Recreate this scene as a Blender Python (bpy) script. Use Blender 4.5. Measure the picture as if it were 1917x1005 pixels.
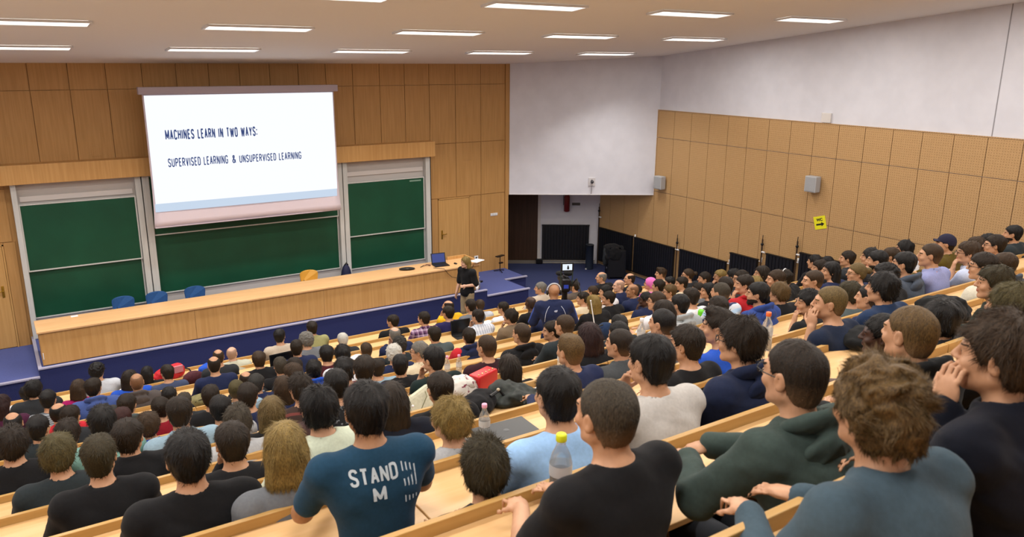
import bpy, bmesh, math, random
import numpy as np
from mathutils import Vector, Matrix
from mathutils.bvhtree import BVHTree

for o in list(bpy.data.objects): bpy.data.objects.remove(o, do_unlink=True)
SC = bpy.context.scene
COL = SC.collection
RNG = random.Random(7)

# ------------------------------------------------------------------ camera
EYE = 5.96                                   # eye height above the hall's lowest floor
YAW, PITCH, ROLL = 0.585647, 0.260604, 0.0072384
_fwd = Vector((math.sin(YAW)*math.cos(PITCH), math.cos(YAW)*math.cos(PITCH), -math.sin(PITCH)))
_r = Vector((math.cos(YAW), -math.sin(YAW), 0)); _u = _r.cross(_fwd)
_r2 = _r*math.cos(ROLL) + _u*math.sin(ROLL); _u2 = -_r*math.sin(ROLL) + _u*math.cos(ROLL)
cam = bpy.data.cameras.new('camera'); camo = bpy.data.objects.new('camera', cam); COL.objects.link(camo)
camo.matrix_world = Matrix(((_r2.x, _u2.x, -_fwd.x, 0), (_r2.y, _u2.y, -_fwd.y, 0), (_r2.z, _u2.z, -_fwd.z, EYE), (0, 0, 0, 1)))
cam.sensor_fit = 'HORIZONTAL'; cam.sensor_width = 36.0; cam.lens = 1481.1/1917*36.0
cam.clip_start = 0.05; cam.clip_end = 100
cam.dof.use_dof = True; cam.dof.focus_distance = 10.0; cam.dof.aperture_fstop = 5.0
SC.camera = camo

# ------------------------------------------------------------------ world, exposure
w = bpy.data.worlds.new('world'); SC.world = w; w.use_nodes = True
w.node_tree.nodes['Background'].inputs[0].default_value = (1.0, 0.95, 0.9, 1)
w.node_tree.nodes['Background'].inputs[1].default_value = 0.25
SC.view_settings.view_transform = 'Standard'; SC.view_settings.look = 'None'
SC.view_settings.exposure = 0.0; SC.view_settings.gamma = 1.0; SC.view_settings.use_curve_mapping = False
LAMP_W = 56.0                                 # watts of each ceiling luminaire
LAMP_COL = (1.0, 0.965, 0.92)
CEIL_FRONT, CEIL_SLOPE = 5.80, 0.105          # ceiling height at the front wall, rise per metre towards the back

# ------------------------------------------------------------------ helpers
def srgb(h):
    h = h.lstrip('#'); c = [int(h[i:i+2], 16)/255 for i in (0, 2, 4)]
    return tuple((v/12.92 if v <= .04045 else ((v+.055)/1.055)**2.4) for v in c)
_M = {}
def mat(name, col='#808080', rough=.6, metal=0, emit=None, es=0, alpha=1, trans=0, spec=.4, coat=0):
    if name in _M: return _M[name]
    m = bpy.data.materials.new(name); m.use_nodes = True; b = m.node_tree.nodes['Principled BSDF']
    c = srgb(col) if isinstance(col, str) else col
    b.inputs['Base Color'].default_value = (*c, 1); b.inputs['Roughness'].default_value = rough
    b.inputs['Metallic'].default_value = metal; b.inputs['Specular IOR Level'].default_value = spec
    b.inputs['Coat Weight'].default_value = coat
    if emit: b.inputs['Emission Color'].default_value = (*(srgb(emit) if isinstance(emit, str) else emit), 1); b.inputs['Emission Strength'].default_value = es
    b.inputs['Alpha'].default_value = alpha; b.inputs['Transmission Weight'].default_value = trans
    _M[name] = m; return m
def noisy(name, c1, c2, scale=(8, 8, 8), detail=4, rough=.6, bump=0, lo=.35, hi=.65, spec=.35, bscale=None, coord='Object', sheen=0, dist=0.0):
    """two-tone procedural material: stretched noise drives colour and fine relief"""
    if name in _M: return _M[name]
    m = mat(name, c1, rough, spec=spec); nt = m.node_tree; b = nt.nodes['Principled BSDF']
    tc = nt.nodes.new('ShaderNodeTexCoord'); mp = nt.nodes.new('ShaderNodeMapping'); mp.inputs['Scale'].default_value = scale
    n = nt.nodes.new('ShaderNodeTexNoise'); n.inputs['Scale'].default_value = 1; n.inputs['Detail'].default_value = detail; n.inputs['Distortion'].default_value = dist
    r = nt.nodes.new('ShaderNodeValToRGB'); r.color_ramp.elements[0].position = lo; r.color_ramp.elements[1].position = hi
    r.color_ramp.elements[0].color = (*srgb(c1), 1); r.color_ramp.elements[1].color = (*srgb(c2), 1)
    L = nt.links.new
    L(tc.outputs[coord], mp.inputs[0]); L(mp.outputs[0], n.inputs['Vector']); L(n.outputs['Fac'], r.inputs[0]); L(r.outputs[0], b.inputs['Base Color'])
    if bump:
        bp = nt.nodes.new('ShaderNodeBump'); bp.inputs['Strength'].default_value = bump; bp.inputs['Distance'].default_value = .01
        L(n.outputs['Fac'], bp.inputs['Height']); L(bp.outputs[0], b.inputs['Normal'])
    b.inputs['Sheen Weight'].default_value = sheen
    return m
def bands(name, cols, axis=2, period=.06, rough=.85, axis2=None, period2=.05, col2=None):
    """striped or checked cloth in object space"""
    if name in _M: return _M[name]
    m = mat(name, cols[0], rough, spec=.2); nt = m.node_tree; b = nt.nodes['Principled BSDF']; L = nt.links.new
    tc = nt.nodes.new('ShaderNodeTexCoord'); sp = nt.nodes.new('ShaderNodeSeparateXYZ'); L(tc.outputs['Object'], sp.inputs[0])
    def ramp(ax, per, cs):
        d = nt.nodes.new('ShaderNodeMath'); d.operation = 'DIVIDE'; d.inputs[1].default_value = per; L(sp.outputs[ax], d.inputs[0])
        f = nt.nodes.new('ShaderNodeMath'); f.operation = 'FRACT'; L(d.outputs[0], f.inputs[0])
        r = nt.nodes.new('ShaderNodeValToRGB'); r.color_ramp.interpolation = 'CONSTANT'
        e = r.color_ramp.elements; e[0].color = (*srgb(cs[0]), 1); e[1].position = 1/len(cs); e[1].color = (*srgb(cs[1]), 1)
        for k in range(2, len(cs)): q = e.new(k/len(cs)); q.color = (*srgb(cs[k]), 1)
        L(f.outputs[0], r.inputs[0]); return r
    r1 = ramp(axis, period, cols)
    if axis2 is None: L(r1.outputs[0], b.inputs['Base Color'])
    else:
        r2 = ramp(axis2, period2, col2); mx = nt.nodes.new('ShaderNodeMix'); mx.data_type = 'RGBA'; mx.inputs[0].default_value = .5
        L(r1.outputs[0], mx.inputs[6]); L(r2.outputs[0], mx.inputs[7]); L(mx.outputs[2], b.inputs['Base Color'])
    return m

class MB:
    """collects simple shapes and builds one mesh object"""
    def __init__(s): s.bm = bmesh.new()
    def box(s, x0, x1, y0, y1, z0, z1, M=None, bev=0):
        r = bmesh.ops.create_cube(s.bm, size=1)
        T = Matrix.Translation(((x0+x1)/2, (y0+y1)/2, (z0+z1)/2)) @ Matrix.Diagonal((abs(x1-x0), abs(y1-y0), abs(z1-z0), 1))
        bmesh.ops.transform(s.bm, matrix=(M @ T) if M is not None else T, verts=r['verts'])
        if bev:
            es = list({e for v in r['verts'] for e in v.link_edges})
            bmesh.ops.bevel(s.bm, geom=es, offset=bev, segments=2, affect='EDGES', profile=.6)
        return s
    def cyl(s, a, b, r0, r1=None, n=12, caps=True):
        a = Vector(a); b = Vector(b); r1 = r0 if r1 is None else r1; d = b-a
        r = bmesh.ops.create_cone(s.bm, cap_ends=caps, segments=n, radius1=max(r0, 1e-5), radius2=max(r1, 1e-5), depth=d.length)
        q = Vector((0, 0, 1)).rotation_difference(d.normalized()) if d.length > 0 else None
        bmesh.ops.transform(s.bm, matrix=Matrix.Translation((a+b)/2) @ q.to_matrix().to_4x4(), verts=r['verts']); return s
    def tube(s, pts, r, n=8):
        for i in range(len(pts)-1): s.cyl(pts[i], pts[i+1], r, n=n)
        for p in pts[1:-1]: s.ball(p, r, 8, 6)
        return s
    def ball(s, c, r, u=14, v=10, sc=(1, 1, 1), M=None):
        q = bmesh.ops.create_uvsphere(s.bm, u_segments=u, v_segments=v, radius=r)
        T = Matrix.Translation(c) @ Matrix.Diagonal((*sc, 1))
        bmesh.ops.transform(s.bm, matrix=T if M is None else M @ T, verts=q['verts']); return s
    def lathe(s, prof, c=(0, 0, 0), n=18):
        rings = []
        for (r, z) in prof:
            rings.append([s.bm.verts.new((c[0]+r*math.cos(2*math.pi*i/n), c[1]+r*math.sin(2*math.pi*i/n), c[2]+z)) for i in range(n)])
        for a, b in zip(rings, rings[1:]):
            for i in range(n): s.bm.faces.new((a[i], a[(i+1) % n], b[(i+1) % n], b[i]))
        s.bm.faces.new(list(reversed(rings[0]))); s.bm.faces.new(rings[-1]); return s
    def prism(s, pts, z0, z1):
        lo = [s.bm.verts.new((x, y, z0)) for x, y in pts]; hi = [s.bm.verts.new((x, y, z1)) for x, y in pts]; n = len(pts)
        s.bm.faces.new(list(reversed(lo))); s.bm.faces.new(hi)
        for i in range(n): s.bm.faces.new((lo[i], lo[(i+1) % n], hi[(i+1) % n], hi[i]))
        return s
    def build(s, name, m, parent=None, smooth=False, loc=None, rot=None):
        bmesh.ops.recalc_face_normals(s.bm, faces=s.bm.faces)
        me = bpy.data.meshes.new(name); s.bm.to_mesh(me); s.bm.free()
        if smooth:
            for p in me.polygons: p.use_smooth = True
        me.materials.append(m); o = bpy.data.objects.new(name, me); COL.objects.link(o)
        if parent: o.parent = parent
        if loc: o.location = loc
        if rot: o.rotation_euler = rot
        return o
def tag(o, label=None, cat=None, group=None, kind=None):
    if label: o['label'] = label
    if cat: o['category'] = cat
    if group: o['group'] = group
    if kind: o['kind'] = kind
    return o
def empty(name, loc, rz=0, label=None, cat=None, group=None):
    o = bpy.data.objects.new(name, None); COL.objects.link(o); o.location = loc; o.rotation_euler = (0, 0, rz); o.empty_display_size = .1
    return tag(o, label, cat, group)
def box(name, m, x0, x1, y0, y1, z0, z1, parent=None, bev=0, kind=None):
    o = MB().box(x0, x1, y0, y1, z0, z1, bev=bev).build(name, m, parent); return tag(o, kind=kind)
def linked(name, me, m, parent, loc, rot=(0, 0, 0), sc=(1, 1, 1)):
    o = bpy.data.objects.new(name, me); COL.objects.link(o); o.parent = parent; o.location = loc; o.rotation_euler = rot; o.scale = sc
    if m is not None:
        o.material_slots[0].link = 'OBJECT'; o.material_slots[0].material = m
    return o
def text_mesh(body, size, xs=1.0, bold=0.0, align='LEFT', extr=0.002, spacing=1.0):
    cu = bpy.data.curves.new('lettering', 'FONT'); cu.body = body; cu.size = size; cu.align_x = align; cu.extrude = extr; cu.offset = bold; cu.space_character = spacing
    cu.resolution_u = 3
    t = bpy.data.objects.new('lettering', cu); COL.objects.link(t)
    me = bpy.data.meshes.new_from_object(t.evaluated_get(bpy.context.evaluated_depsgraph_get()))
    bpy.data.objects.remove(t, do_unlink=True)
    me.transform(Matrix.Diagonal((xs, 1, 1, 1))); return me
_O = [(1, .78), (.90, .94), (.65, 1), (.35, 1), (.10, .94), (0, .78), (0, .22), (.10, .06), (.35, 0), (.65, 0), (.90, .06), (1, .22)]
GLYPH = {'A': (1, [[(0, 0), (.5, 1), (1, 0)], [(.17, .33), (.83, .33)]]), 'C': (1, [_O]), 'G': (1, [_O+[(1, .46), (.55, .46)]]), 'O': (1, [_O+[_O[0]]]), 'D': (1, [[(0, 0), (0, 1), (.55, 1), (.88, .93), (1, .76), (1, .24), (.88, .07), (.55, 0), (0, 0)]]),
    'E': (.85, [[(1, 1), (0, 1), (0, 0), (1, 0)], [(0, .52), (.85, .52)]]), 'H': (1, [[(0, 0), (0, 1)], [(1, 0), (1, 1)], [(0, .52), (1, .52)]]), 'I': (.02, [[(0, 0), (0, 1)]]), 'L': (.8, [[(0, 1), (0, 0), (1, 0)]]),
    'M': (1.35, [[(0, 0), (0, 1), (.5, .2), (1, 1), (1, 0)]]), 'N': (1, [[(0, 0), (0, 1), (1, 0), (1, 1)]]), 'P': (1, [[(0, 0), (0, 1), (.6, 1), (.92, .93), (1, .76), (.92, .56), (.6, .47), (0, .47)]]),
    'R': (1, [[(0, 0), (0, 1), (.6, 1), (.92, .93), (1, .76), (.92, .58), (.6, .50), (0, .50)], [(.55, .5), (1, 0)]]), 'S': (1, [[(1, .80), (.88, .95), (.6, 1), (.3, .99), (.06, .90), (0, .74), (.12, .58), (.5, .49), (.88, .40), (1, .24), (.92, .08), (.65, 0), (.35, 0), (.1, .06), (0, .22)]]),
    'T': (.95, [[(0, 1), (1, 1)], [(.5, 1), (.5, 0)]]), 'U': (1, [[(0, 1), (0, .24), (.12, .06), (.38, 0), (.62, 0), (.88, .06), (1, .24), (1, 1)]]), 'V': (1, [[(0, 1), (.5, 0), (1, 1)]]), 'W': (1.5, [[(0, 1), (.25, 0), (.5, .85), (.75, 0), (1, 1)]]),
    'Y': (1, [[(0, 1), (.5, .45), (1, 1)], [(.5, .45), (.5, 0)]]), '&': (1.1, [[(1, 0), (.15, .78), (.2, .95), (.42, 1), (.62, .93), (.6, .74), (.1, .38), (0, .2), (.15, .04), (.45, 0), (.75, .12), (1, .42)]]), ':': (.02, [[(0, .06), (0, .22)], [(0, .60), (0, .76)]]), ' ': (.45, [])}
def block_text(body, t=.17, asp=.40, gap=.20):
    """condensed block capitals in the xy plane, one unit tall, stroke t"""
    b = MB(); x = 0
    def seg(p, q, z=0):
        d = Vector((q[0]-p[0], q[1]-p[1], 0)); n = Vector((-d.y, d.x, 0)).normalized()*t/2 if d.length else Vector((t/2, 0, 0))
        b.bm.faces.new([b.bm.verts.new((v.x, v.y, 0)) for v in (Vector((*p, 0))-n, Vector((*q, 0))-n, Vector((*q, 0))+n, Vector((*p, 0))+n)])
    def dot(p): b.bm.faces.new([b.bm.verts.new((p[0]+t/2*math.cos(k*math.pi/4), p[1]+t/2*math.sin(k*math.pi/4), 0)) for k in range(8)])
    for ch in body:
        w_, st_ = GLYPH[ch]
        for poly in st_:
            q = [(x+px*w_*asp, py) for px, py in poly]
            for i in range(len(q)-1): seg(q[i], q[i+1])
            for i in range(1, len(q)-1): dot(q[i])
        x += w_*asp+t+gap*.6
    me = bpy.data.meshes.new('lettering'); b.bm.to_mesh(me); b.bm.free(); return me
def fit_text(me, x0, x1, z0, z1):
    """stretch lettering to a box, upright in the xz plane, facing -y"""
    co = np.empty(len(me.vertices)*3); me.vertices.foreach_get('co', co); co = co.reshape(-1, 3)
    mn, mx = co.min(0), co.max(0); out = np.empty_like(co)
    out[:, 0] = x0 + (co[:, 0]-mn[0])/(mx[0]-mn[0])*(x1-x0); out[:, 2] = z0 + (co[:, 1]-mn[1])/(mx[1]-mn[1])*(z1-z0); out[:, 1] = -co[:, 2]
    me.vertices.foreach_set('co', out.ravel()); me.update(); return me

# ------------------------------------------------------------------ materials of the hall
WOOD = noisy('wall_wood', '#a97f4a', '#b68b55', (30, 30, 1.2), 3, .5, .04)
WOOD_R = noisy('side_wall_wood', '#ae8a5d', '#ba9668', (40, 40, 40), 5, .55, .06, .3, .7)
WOOD_D = noisy('door_wood', '#b48a52', '#bf955c', (28, 28, 1.0), 3, .45, .03)
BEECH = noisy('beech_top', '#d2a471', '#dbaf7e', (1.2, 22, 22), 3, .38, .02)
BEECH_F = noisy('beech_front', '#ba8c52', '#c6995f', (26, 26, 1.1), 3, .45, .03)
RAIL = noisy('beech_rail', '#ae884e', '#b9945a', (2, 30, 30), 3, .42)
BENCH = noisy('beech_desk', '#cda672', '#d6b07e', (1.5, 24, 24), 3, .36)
DARKWOOD = noisy('dark_wood', '#33200f', '#40291a', (26, 26, 1), 3, .5)
WHITE = noisy('white_plaster', '#cdcdd4', '#d3d3da', (3, 3, 3), 3, .85)
CEILM = mat('ceiling_white', '#e8e6e2', .9)
BLUE_LIT = noisy('blue_carpet_lit', '#434c80', '#4e578c', (90, 90, 90), 3, .95, .25)  # stage and landing carpet, lightened: the stronger stage light is in the colour
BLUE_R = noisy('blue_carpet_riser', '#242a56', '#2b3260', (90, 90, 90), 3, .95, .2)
BLUE_SHADED = noisy('blue_carpet_shaded', '#2c3459', '#363e65', (90, 90, 90), 3, .95, .25)  # same carpet darkened for low floor and tiers, shade put into the colour
NOSING = mat('grey_nosing', '#9b99ad', .5)
GREEN = noisy('chalkboard_green', '#0d3f2a', '#124a33', (1.6, 1.6, 1.6), 6, .45, 0, .3, .75)
ALU = noisy('aluminium', '#b9b9b5', '#c4c4c0', (60, 60, 2), 2, .4)
ALU2 = mat('pale_panel', '#b6b1ad', .6)
BLACK = mat('black_plastic', '#0e0e10', .45)
BLACKM = mat('black_metal', '#141416', .4, .3)
RADM = noisy('radiator_black', '#0c0d13', '#14151c', (200, 200, 3), 2, .5)
BRASS = mat('brass', '#a8842e', .35, .8)
CHROME = mat('chrome', '#a9acb0', .25, .9)
WHITEP = mat('white_plastic', '#dcdcdc', .4)
PAPER = mat('paper', '#e4e3e6', .8)
nt = WOOD_R.node_tree; bs_ = nt.nodes['Principled BSDF']; src_ = bs_.inputs['Base Color'].links[0].from_socket      # acoustic perforation
tc_ = nt.nodes.new('ShaderNodeTexCoord'); vm = nt.nodes.new('ShaderNodeVectorMath'); vm.operation = 'SCALE'; vm.inputs['Scale'].default_value = 22; nt.links.new(tc_.outputs['Object'], vm.inputs[0])
vf = nt.nodes.new('ShaderNodeVectorMath'); vf.operation = 'FRACTION'; nt.links.new(vm.outputs[0], vf.inputs[0]); sx_ = nt.nodes.new('ShaderNodeSeparateXYZ'); nt.links.new(vf.outputs[0], sx_.inputs[0])
cx_ = nt.nodes.new('ShaderNodeCombineXYZ'); nt.links.new(sx_.outputs[1], cx_.inputs[1]); nt.links.new(sx_.outputs[2], cx_.inputs[2])
ds_ = nt.nodes.new('ShaderNodeVectorMath'); ds_.operation = 'DISTANCE'; ds_.inputs[1].default_value = (0, .5, .5); nt.links.new(cx_.outputs[0], ds_.inputs[0])
lt_ = nt.nodes.new('ShaderNodeMath'); lt_.operation = 'LESS_THAN'; lt_.inputs[1].default_value = .15; nt.links.new(ds_.outputs['Value'], lt_.inputs[0])
mx_ = nt.nodes.new('ShaderNodeMix'); mx_.data_type = 'RGBA'; mx_.inputs[7].default_value = (*srgb('#7d5f3c'), 1); nt.links.new(lt_.outputs[0], mx_.inputs[0]); nt.links.new(src_, mx_.inputs[6]); nt.links.new(mx_.outputs[2], bs_.inputs['Base Color'])
GREYSP = mat('speaker_grey', '#a9aaac', .5)
# ------------------------------------------------------------------ the hall: walls, floors, ceiling
D, W = 17.6, 14.84                            # front wall (y), right wall (x)
XL, YB = -4.0, -2.2                           # left wall, back wall
HT = 8.2
wf = box('wall_front', WOOD, XL, 11.44, D+.03, D+.3, 0, 6.4, kind='structure')
xs = [-3.1, -2.45, -1.8, -1.13, -.48, .18, .83, 1.49, 2.14, 2.79, 3.43, 4.07, 4.70, 5.34, 5.97, 6.60, 7.24, 7.91, 8.55, 9.21, 9.94, 10.68, 11.42]
def panel(parent, m, x0, x1, y0, y1, z0, z1): return box('panel', m, x0, x1, y0, y1, z0, z1, parent)
G = .006
for a, b in zip(xs, xs[1:]):
    zs = [(5.30, 6.3), (3.86 if a > 9 else 3.5, 5.30)]
    if a > 9.2: zs += [(2.48, 3.86)]
    if a < 0: zs += [(2.48, 3.5)]
    for z0, z1 in zs: panel(wf, WOOD, a+G, b-G, D, D+.03, z0+G, z1-G)
for x0, x1 in ((9.21, 9.40), (10.34, 10.68), (10.68, 11.42), (-3.1, -.95), (.02, .22)): panel(wf, WOOD, x0+G, x1-G, D, D+.03, .02, 2.48-G)
box('panel', WOOD, 9.40, 10.34, D, D+.03, 2.46, 2.475, wf); box('panel', WOOD, -.93, .02, D, D+.03, 2.43, 2.475, wf)
box('end_post', WOOD, 11.42, 11.52, D-.03, D+.3, 0, 6.3, wf)
for i, (x0, x1, z0, z1) in enumerate(((10.17, 10.47, 3.40, 3.82), (1.72, 1.91, 4.02, 4.23))):
    o = MB().box(x0, x1, D-.008, D+.001, z0, z1, bev=.003).build('hatch', WOOD, wf)
tr = box('trim_1', BEECH_F, .17-4.1, 9.18, D-.32, D, 3.60, 3.965, kind='structure', bev=.006)
# right wall: white plaster above, wood panels below
wr = box('wall_right', WHITE, W+.035, W+.3, YB, 19.6, 0, HT, kind='structure')
ys = [15.47-.595*k for k in range(-5, 30)]
PA = {}
for r, (z0, z1) in enumerate(((3.95, 4.65), (2.52, 3.95), (.02, 2.52))):
    for a, b in zip(ys[1:], ys):
        if a < YB: continue
        key = r
        if key not in PA:
            bm = MB().box(-.018, .017, -.2975+G, .2975-G, 0, z1-z0-2*G); o = bm.build('panel', WOOD_R, wr); PA[key] = o.data
            o.location = (W+.018, (a+b)/2, z0+G)
        else: linked('panel', PA[key], None, wr, (W+.018, (a+b)/2, z0+G))
box('panel_cap', WOOD_R, W-.004, W+.04, YB, 15.5, 4.65, 4.668, wr)
box('seam', mat('seam_grey', '#8d8b90', .8), W+.028, W+.037, 7.095, 7.11, 4.67, HT, wr)
# left and back walls
box('wall_left', WHITE, XL-.3, XL, YB, D+.3, 0, HT, kind='structure')
box('wall_back', WHITE, XL-.3, W+.3, YB-.3, YB, 0, HT, kind='structure')
# diagonal bulkhead over the front right corner and the recess under it
dv = Vector((W-11.54, 15.5-D, 0)); ln = dv.length; ang = math.atan2(dv.y, dv.x)
Mb = Matrix.Translation((11.54, D, 0)) @ Matrix.Rotation(ang, 4, 'Z')
MB().box(0, ln+.05, 0, .25, 2.42, 6.5, M=Mb).build('wall_bulkhead', WHITE)['kind'] = 'structure'
MB().box(-.03, .02, -.01, .26, 2.40, 6.5, M=Mb).build('trim_2', WOOD)['kind'] = 'structure'
MB().box(0, ln+.02, -.006, .25, 2.404, 2.424, M=Mb).build('trim_3', mat('edge_white', '#e6e2e2', .6))['kind'] = 'structure'
Md = Matrix.Translation((W, 17.72, 0)) @ Matrix.Rotation(math.atan2(.552, -.833), 4, 'Z')    # runs from the right wall away to the left
MB().box(-.1, 1.76, -.25, 0, 0, 2.9, M=Md).build('wall_recess', WHITE)['kind'] = 'structure'
wd = MB().box(1.80, 3.9, -.27, .0, .10, 2.9, M=Md).build('wall_recess_dark', DARKWOOD); wd['kind'] = 'structure'
for k in range(3): MB().box(1.81+k*.6, 2.40+k*.6, 0, .012, .10, 2.8, M=Md).build('panel', DARKWOOD, wd)
MB().box(1.80, 3.9, -.02, .03, 0, .10, M=Md).build('baseboard_recess', mat('base_grey', '#6d675f', .7))['kind'] = 'structure'
MB().box(1.74, 1.82, -.02, .02, 0, 2.9, M=Md).build('trim_4', mat('white_trim', '#c9c4c0', .6))['kind'] = 'structure'
# ceiling, rising towards the back
def ceil_z(y): return CEIL_FRONT + (D-y)*CEIL_SLOPE
bm = MB(); v = [bm.bm.verts.new(p) for p in ((XL-.3, D+.4, ceil_z(D+.4)), (W+.3, D+.4, ceil_z(D+.4)), (W+.3, YB-.3, ceil_z(YB-.3)), (XL-.3, YB-.3, ceil_z(YB-.3)))]
v2 = [bm.bm.verts.new(q.co+Vector((0, 0, .2))) for q in v]
bm.bm.faces.new(v); bm.bm.faces.new(v2)
for i in range(4): bm.bm.faces.new((v[i], v[(i+1) % 4], v2[(i+1) % 4], v2[i]))
ce = bm.build('ceiling', CEILM); ce['kind'] = 'structure'
# ceiling luminaires
tilt = -math.atan(CEIL_SLOPE)
lm_frame = lm_diff = None; nlum = 0
for yi, y in enumerate((15.0, 12.2, 9.4, 6.6, 3.8, 1.0)):
    for xi, x in enumerate((-2.4, .6, 3.6, 6.6, 9.6, 12.6)):
        t = empty('ceiling_light', (x, y, ceil_z(y)-.005), 0, 'white ceiling luminaire, %s from the left in the %s row from the stage' % (('first', 'second', 'third', 'fourth', 'fifth', 'last')[xi], ('first', 'second', 'third', 'fourth', 'fifth', 'last')[yi]), 'ceiling light', 'ceiling luminaires'); t.rotation_euler = (tilt, 0, 0)
        if lm_frame is None:
            m_ = MB(); 
            for q in ((-.78, .78, -.19, -.16), (-.78, .78, .16, .19)): m_.box(*q, -.03, .0)
            m_.box(-.78, -.75, -.16, .16, -.03, 0); m_.box(.75, .78, -.16, .16, -.03, 0)
            o = m_.build('frame', WHITEP, t); lm_frame = o.data
            o = MB().box(-.75, .75, -.16, .16, -.014, -.004).build('diffuser', mat('diffuser', '#ffffff', .6, emit=LAMP_COL, es=2.5), t); lm_diff = o.data
        else: linked('frame', lm_frame, None, t, (0, 0, 0)); linked('diffuser', lm_diff, None, t, (0, 0, 0))
        la = bpy.data.lights.new('lamp', 'AREA'); la.shape = 'RECTANGLE'; la.size = 1.5; la.size_y = .32; la.energy = LAMP_W; la.color = LAMP_COL
        if yi == 0: la.spread = math.radians(112); la.energy = LAMP_W*1.15
        lo = bpy.data.objects.new('lamp', la); COL.objects.link(lo); lo.parent = t; lo.location = (0, 0, -.035)

# floors: low front floor, stage platform, landings, seating tiers
box('floor', BLUE_SHADED, XL, W+.3, 13.4, 20.5, -.2, 0, kind='structure')
ROWS = [(13.568, 0.801), (12.614, 1.013), (11.66, 1.255), (10.706, 1.463), (9.752, 1.713), (8.798, 2.01), (7.844, 2.327), (6.89, 2.661), (5.936, 3.042), (4.982, 3.374), (4.028, 3.7), (3.074, 4.07), (2.12, 4.44), (1.166, 4.8), (0.212, 5.14)]
HR = .98
FLOOR = [0.0]+[z-HR for y, z in ROWS[1:]]
for i in range(1, len(ROWS)):
    y0 = ROWS[i][0]; y1 = ROWS[i-1][0]
    box('floor_tier', BLUE_SHADED, XL, W+.05, y0-.02, y1-.02 if i > 1 else 13.56, -.2, FLOOR[i], kind='structure')
box('floor_tier', BLUE_SHADED, XL, W+.05, YB, ROWS[-1][0]-.02, -.2, FLOOR[-1]+.3, kind='structure')
# stage
st = box('floor_stage', BLUE_LIT, .27, 9.62, 15.62, D, 0, .53, kind='structure')
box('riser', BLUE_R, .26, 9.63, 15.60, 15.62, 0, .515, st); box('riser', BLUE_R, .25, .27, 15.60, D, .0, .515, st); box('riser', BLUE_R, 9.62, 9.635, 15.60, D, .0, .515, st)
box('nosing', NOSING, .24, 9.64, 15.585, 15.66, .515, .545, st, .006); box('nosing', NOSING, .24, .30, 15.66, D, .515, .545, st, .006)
ll = box('floor_landing', BLUE_LIT, XL, .25, 15.62, D, 0, .38, kind='structure'); box('riser', BLUE_R, XL, .25, 15.605, 15.62, 0, .375, ll); box('nosing', NOSING, XL, .25, 15.57, 15.64, .365, .40, ll, .006)
lr = MB().prism([(9.635, 15.62), (10.83, 15.62), (10.80, 16.60), (11.42, 16.60), (11.42, 17.6), (9.635, 17.6)], 0, .38).build('floor_landing', BLUE_LIT); lr['kind'] = 'structure'
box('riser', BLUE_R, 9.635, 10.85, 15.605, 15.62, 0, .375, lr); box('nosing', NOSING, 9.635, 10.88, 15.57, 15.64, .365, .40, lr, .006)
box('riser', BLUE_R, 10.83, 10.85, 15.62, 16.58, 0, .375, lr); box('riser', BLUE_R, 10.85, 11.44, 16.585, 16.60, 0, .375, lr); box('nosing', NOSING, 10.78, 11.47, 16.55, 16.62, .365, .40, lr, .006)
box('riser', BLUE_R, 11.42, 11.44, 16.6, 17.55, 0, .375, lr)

# doors
def door(name, x0, x1, z0, z1, hx, hz, side):
    d = empty(name, ((x0+x1)/2, D, z0)); d['kind'] = 'structure'; cx = (x0+x1)/2
    o = MB().box(x0-cx, x1-cx, -.005, .03, .01, z1-z0, bev=.004).build('leaf', WOOD_D, d)
    MB().box(x0-.03-cx, x0-cx-.004, -.02, .03, 0, z1-z0+.03).box(x1-cx+.004, x1+.03-cx, -.02, .03, 0, z1-z0+.03).box(x0-.03-cx, x1+.03-cx, -.02, .03, z1-z0+.006, z1-z0+.03).build('frame', WOOD_D, d)
    MB().box(hx-cx-.022, hx-cx+.022, -.014, -.004, hz-z0-.13, hz-z0+.1, bev=.003).cyl((hx-cx, -.01, hz-z0), (hx-cx, -.055, hz-z0), .011).cyl((hx-cx, -.05, hz-z0), (hx-cx+side*.12, -.05, hz-z0), .01).build('handle', BRASS, o, True)
    return d
door('door_1', -.92, -.01, .38, 2.41, -.10, 1.54, -1)
door('door_2', 9.43, 10.31, .38, 2.44, 9.50, 1.55, 1)

# ------------------------------------------------------------------ chalkboards
cb = empty('chalkboard_unit', (4.7, D-.1, .9), 0, 'wall of green sliding chalkboards in pale aluminium frames behind the long desk', 'chalkboard')
def C(x, y, z): return (x-4.7, y-D+.1, z-.9)
def cbox(name, m, x0, x1, y0, y1, z0, z1, parent=cb, bev=0): a = C(x0, y0, z0); b = C(x1, y1, z1); return box(name, m, a[0], b[0], a[1], b[1], a[2], b[2], parent, bev)
cbox('back_panel', ALU2, .27, 9.09, D-.06, D-.005, .80, 3.62)
for x0, x1 in ((.27, .36), (2.41, 2.52), (2.54, 2.67), (6.70, 6.80), (6.82, 6.93), (8.97, 9.09)): cbox('post', ALU, x0, x1, D-.20, D-.01, .54, 3.62, bev=.006)
cbox('shadow_gap', mat('gap_dark', '#241c14', .8), 9.09, 9.20, D-.03, D-.004, .54, 3.6)
def board(x0, x1, z0, z1, y, rail_b=True):
    o = cbox('board', GREEN, x0+.02, x1-.02, y-.02, y, z0+.02, z1-.02)
    a = C(x0, y-.03, z0); b = C(x1, y+.002, z1); f = MB(); t = .025
    f.box(a[0], b[0], a[1], b[1], a[2], a[2]+t).box(a[0], b[0], a[1], b[1], b[2]-t, b[2]).box(a[0], a[0]+t, a[1], b[1], a[2]+t, b[2]-t).box(b[0]-t, b[0], a[1], b[1], a[2]+t, b[2]-t)
    f.build('board_frame', ALU, o); return o
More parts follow.
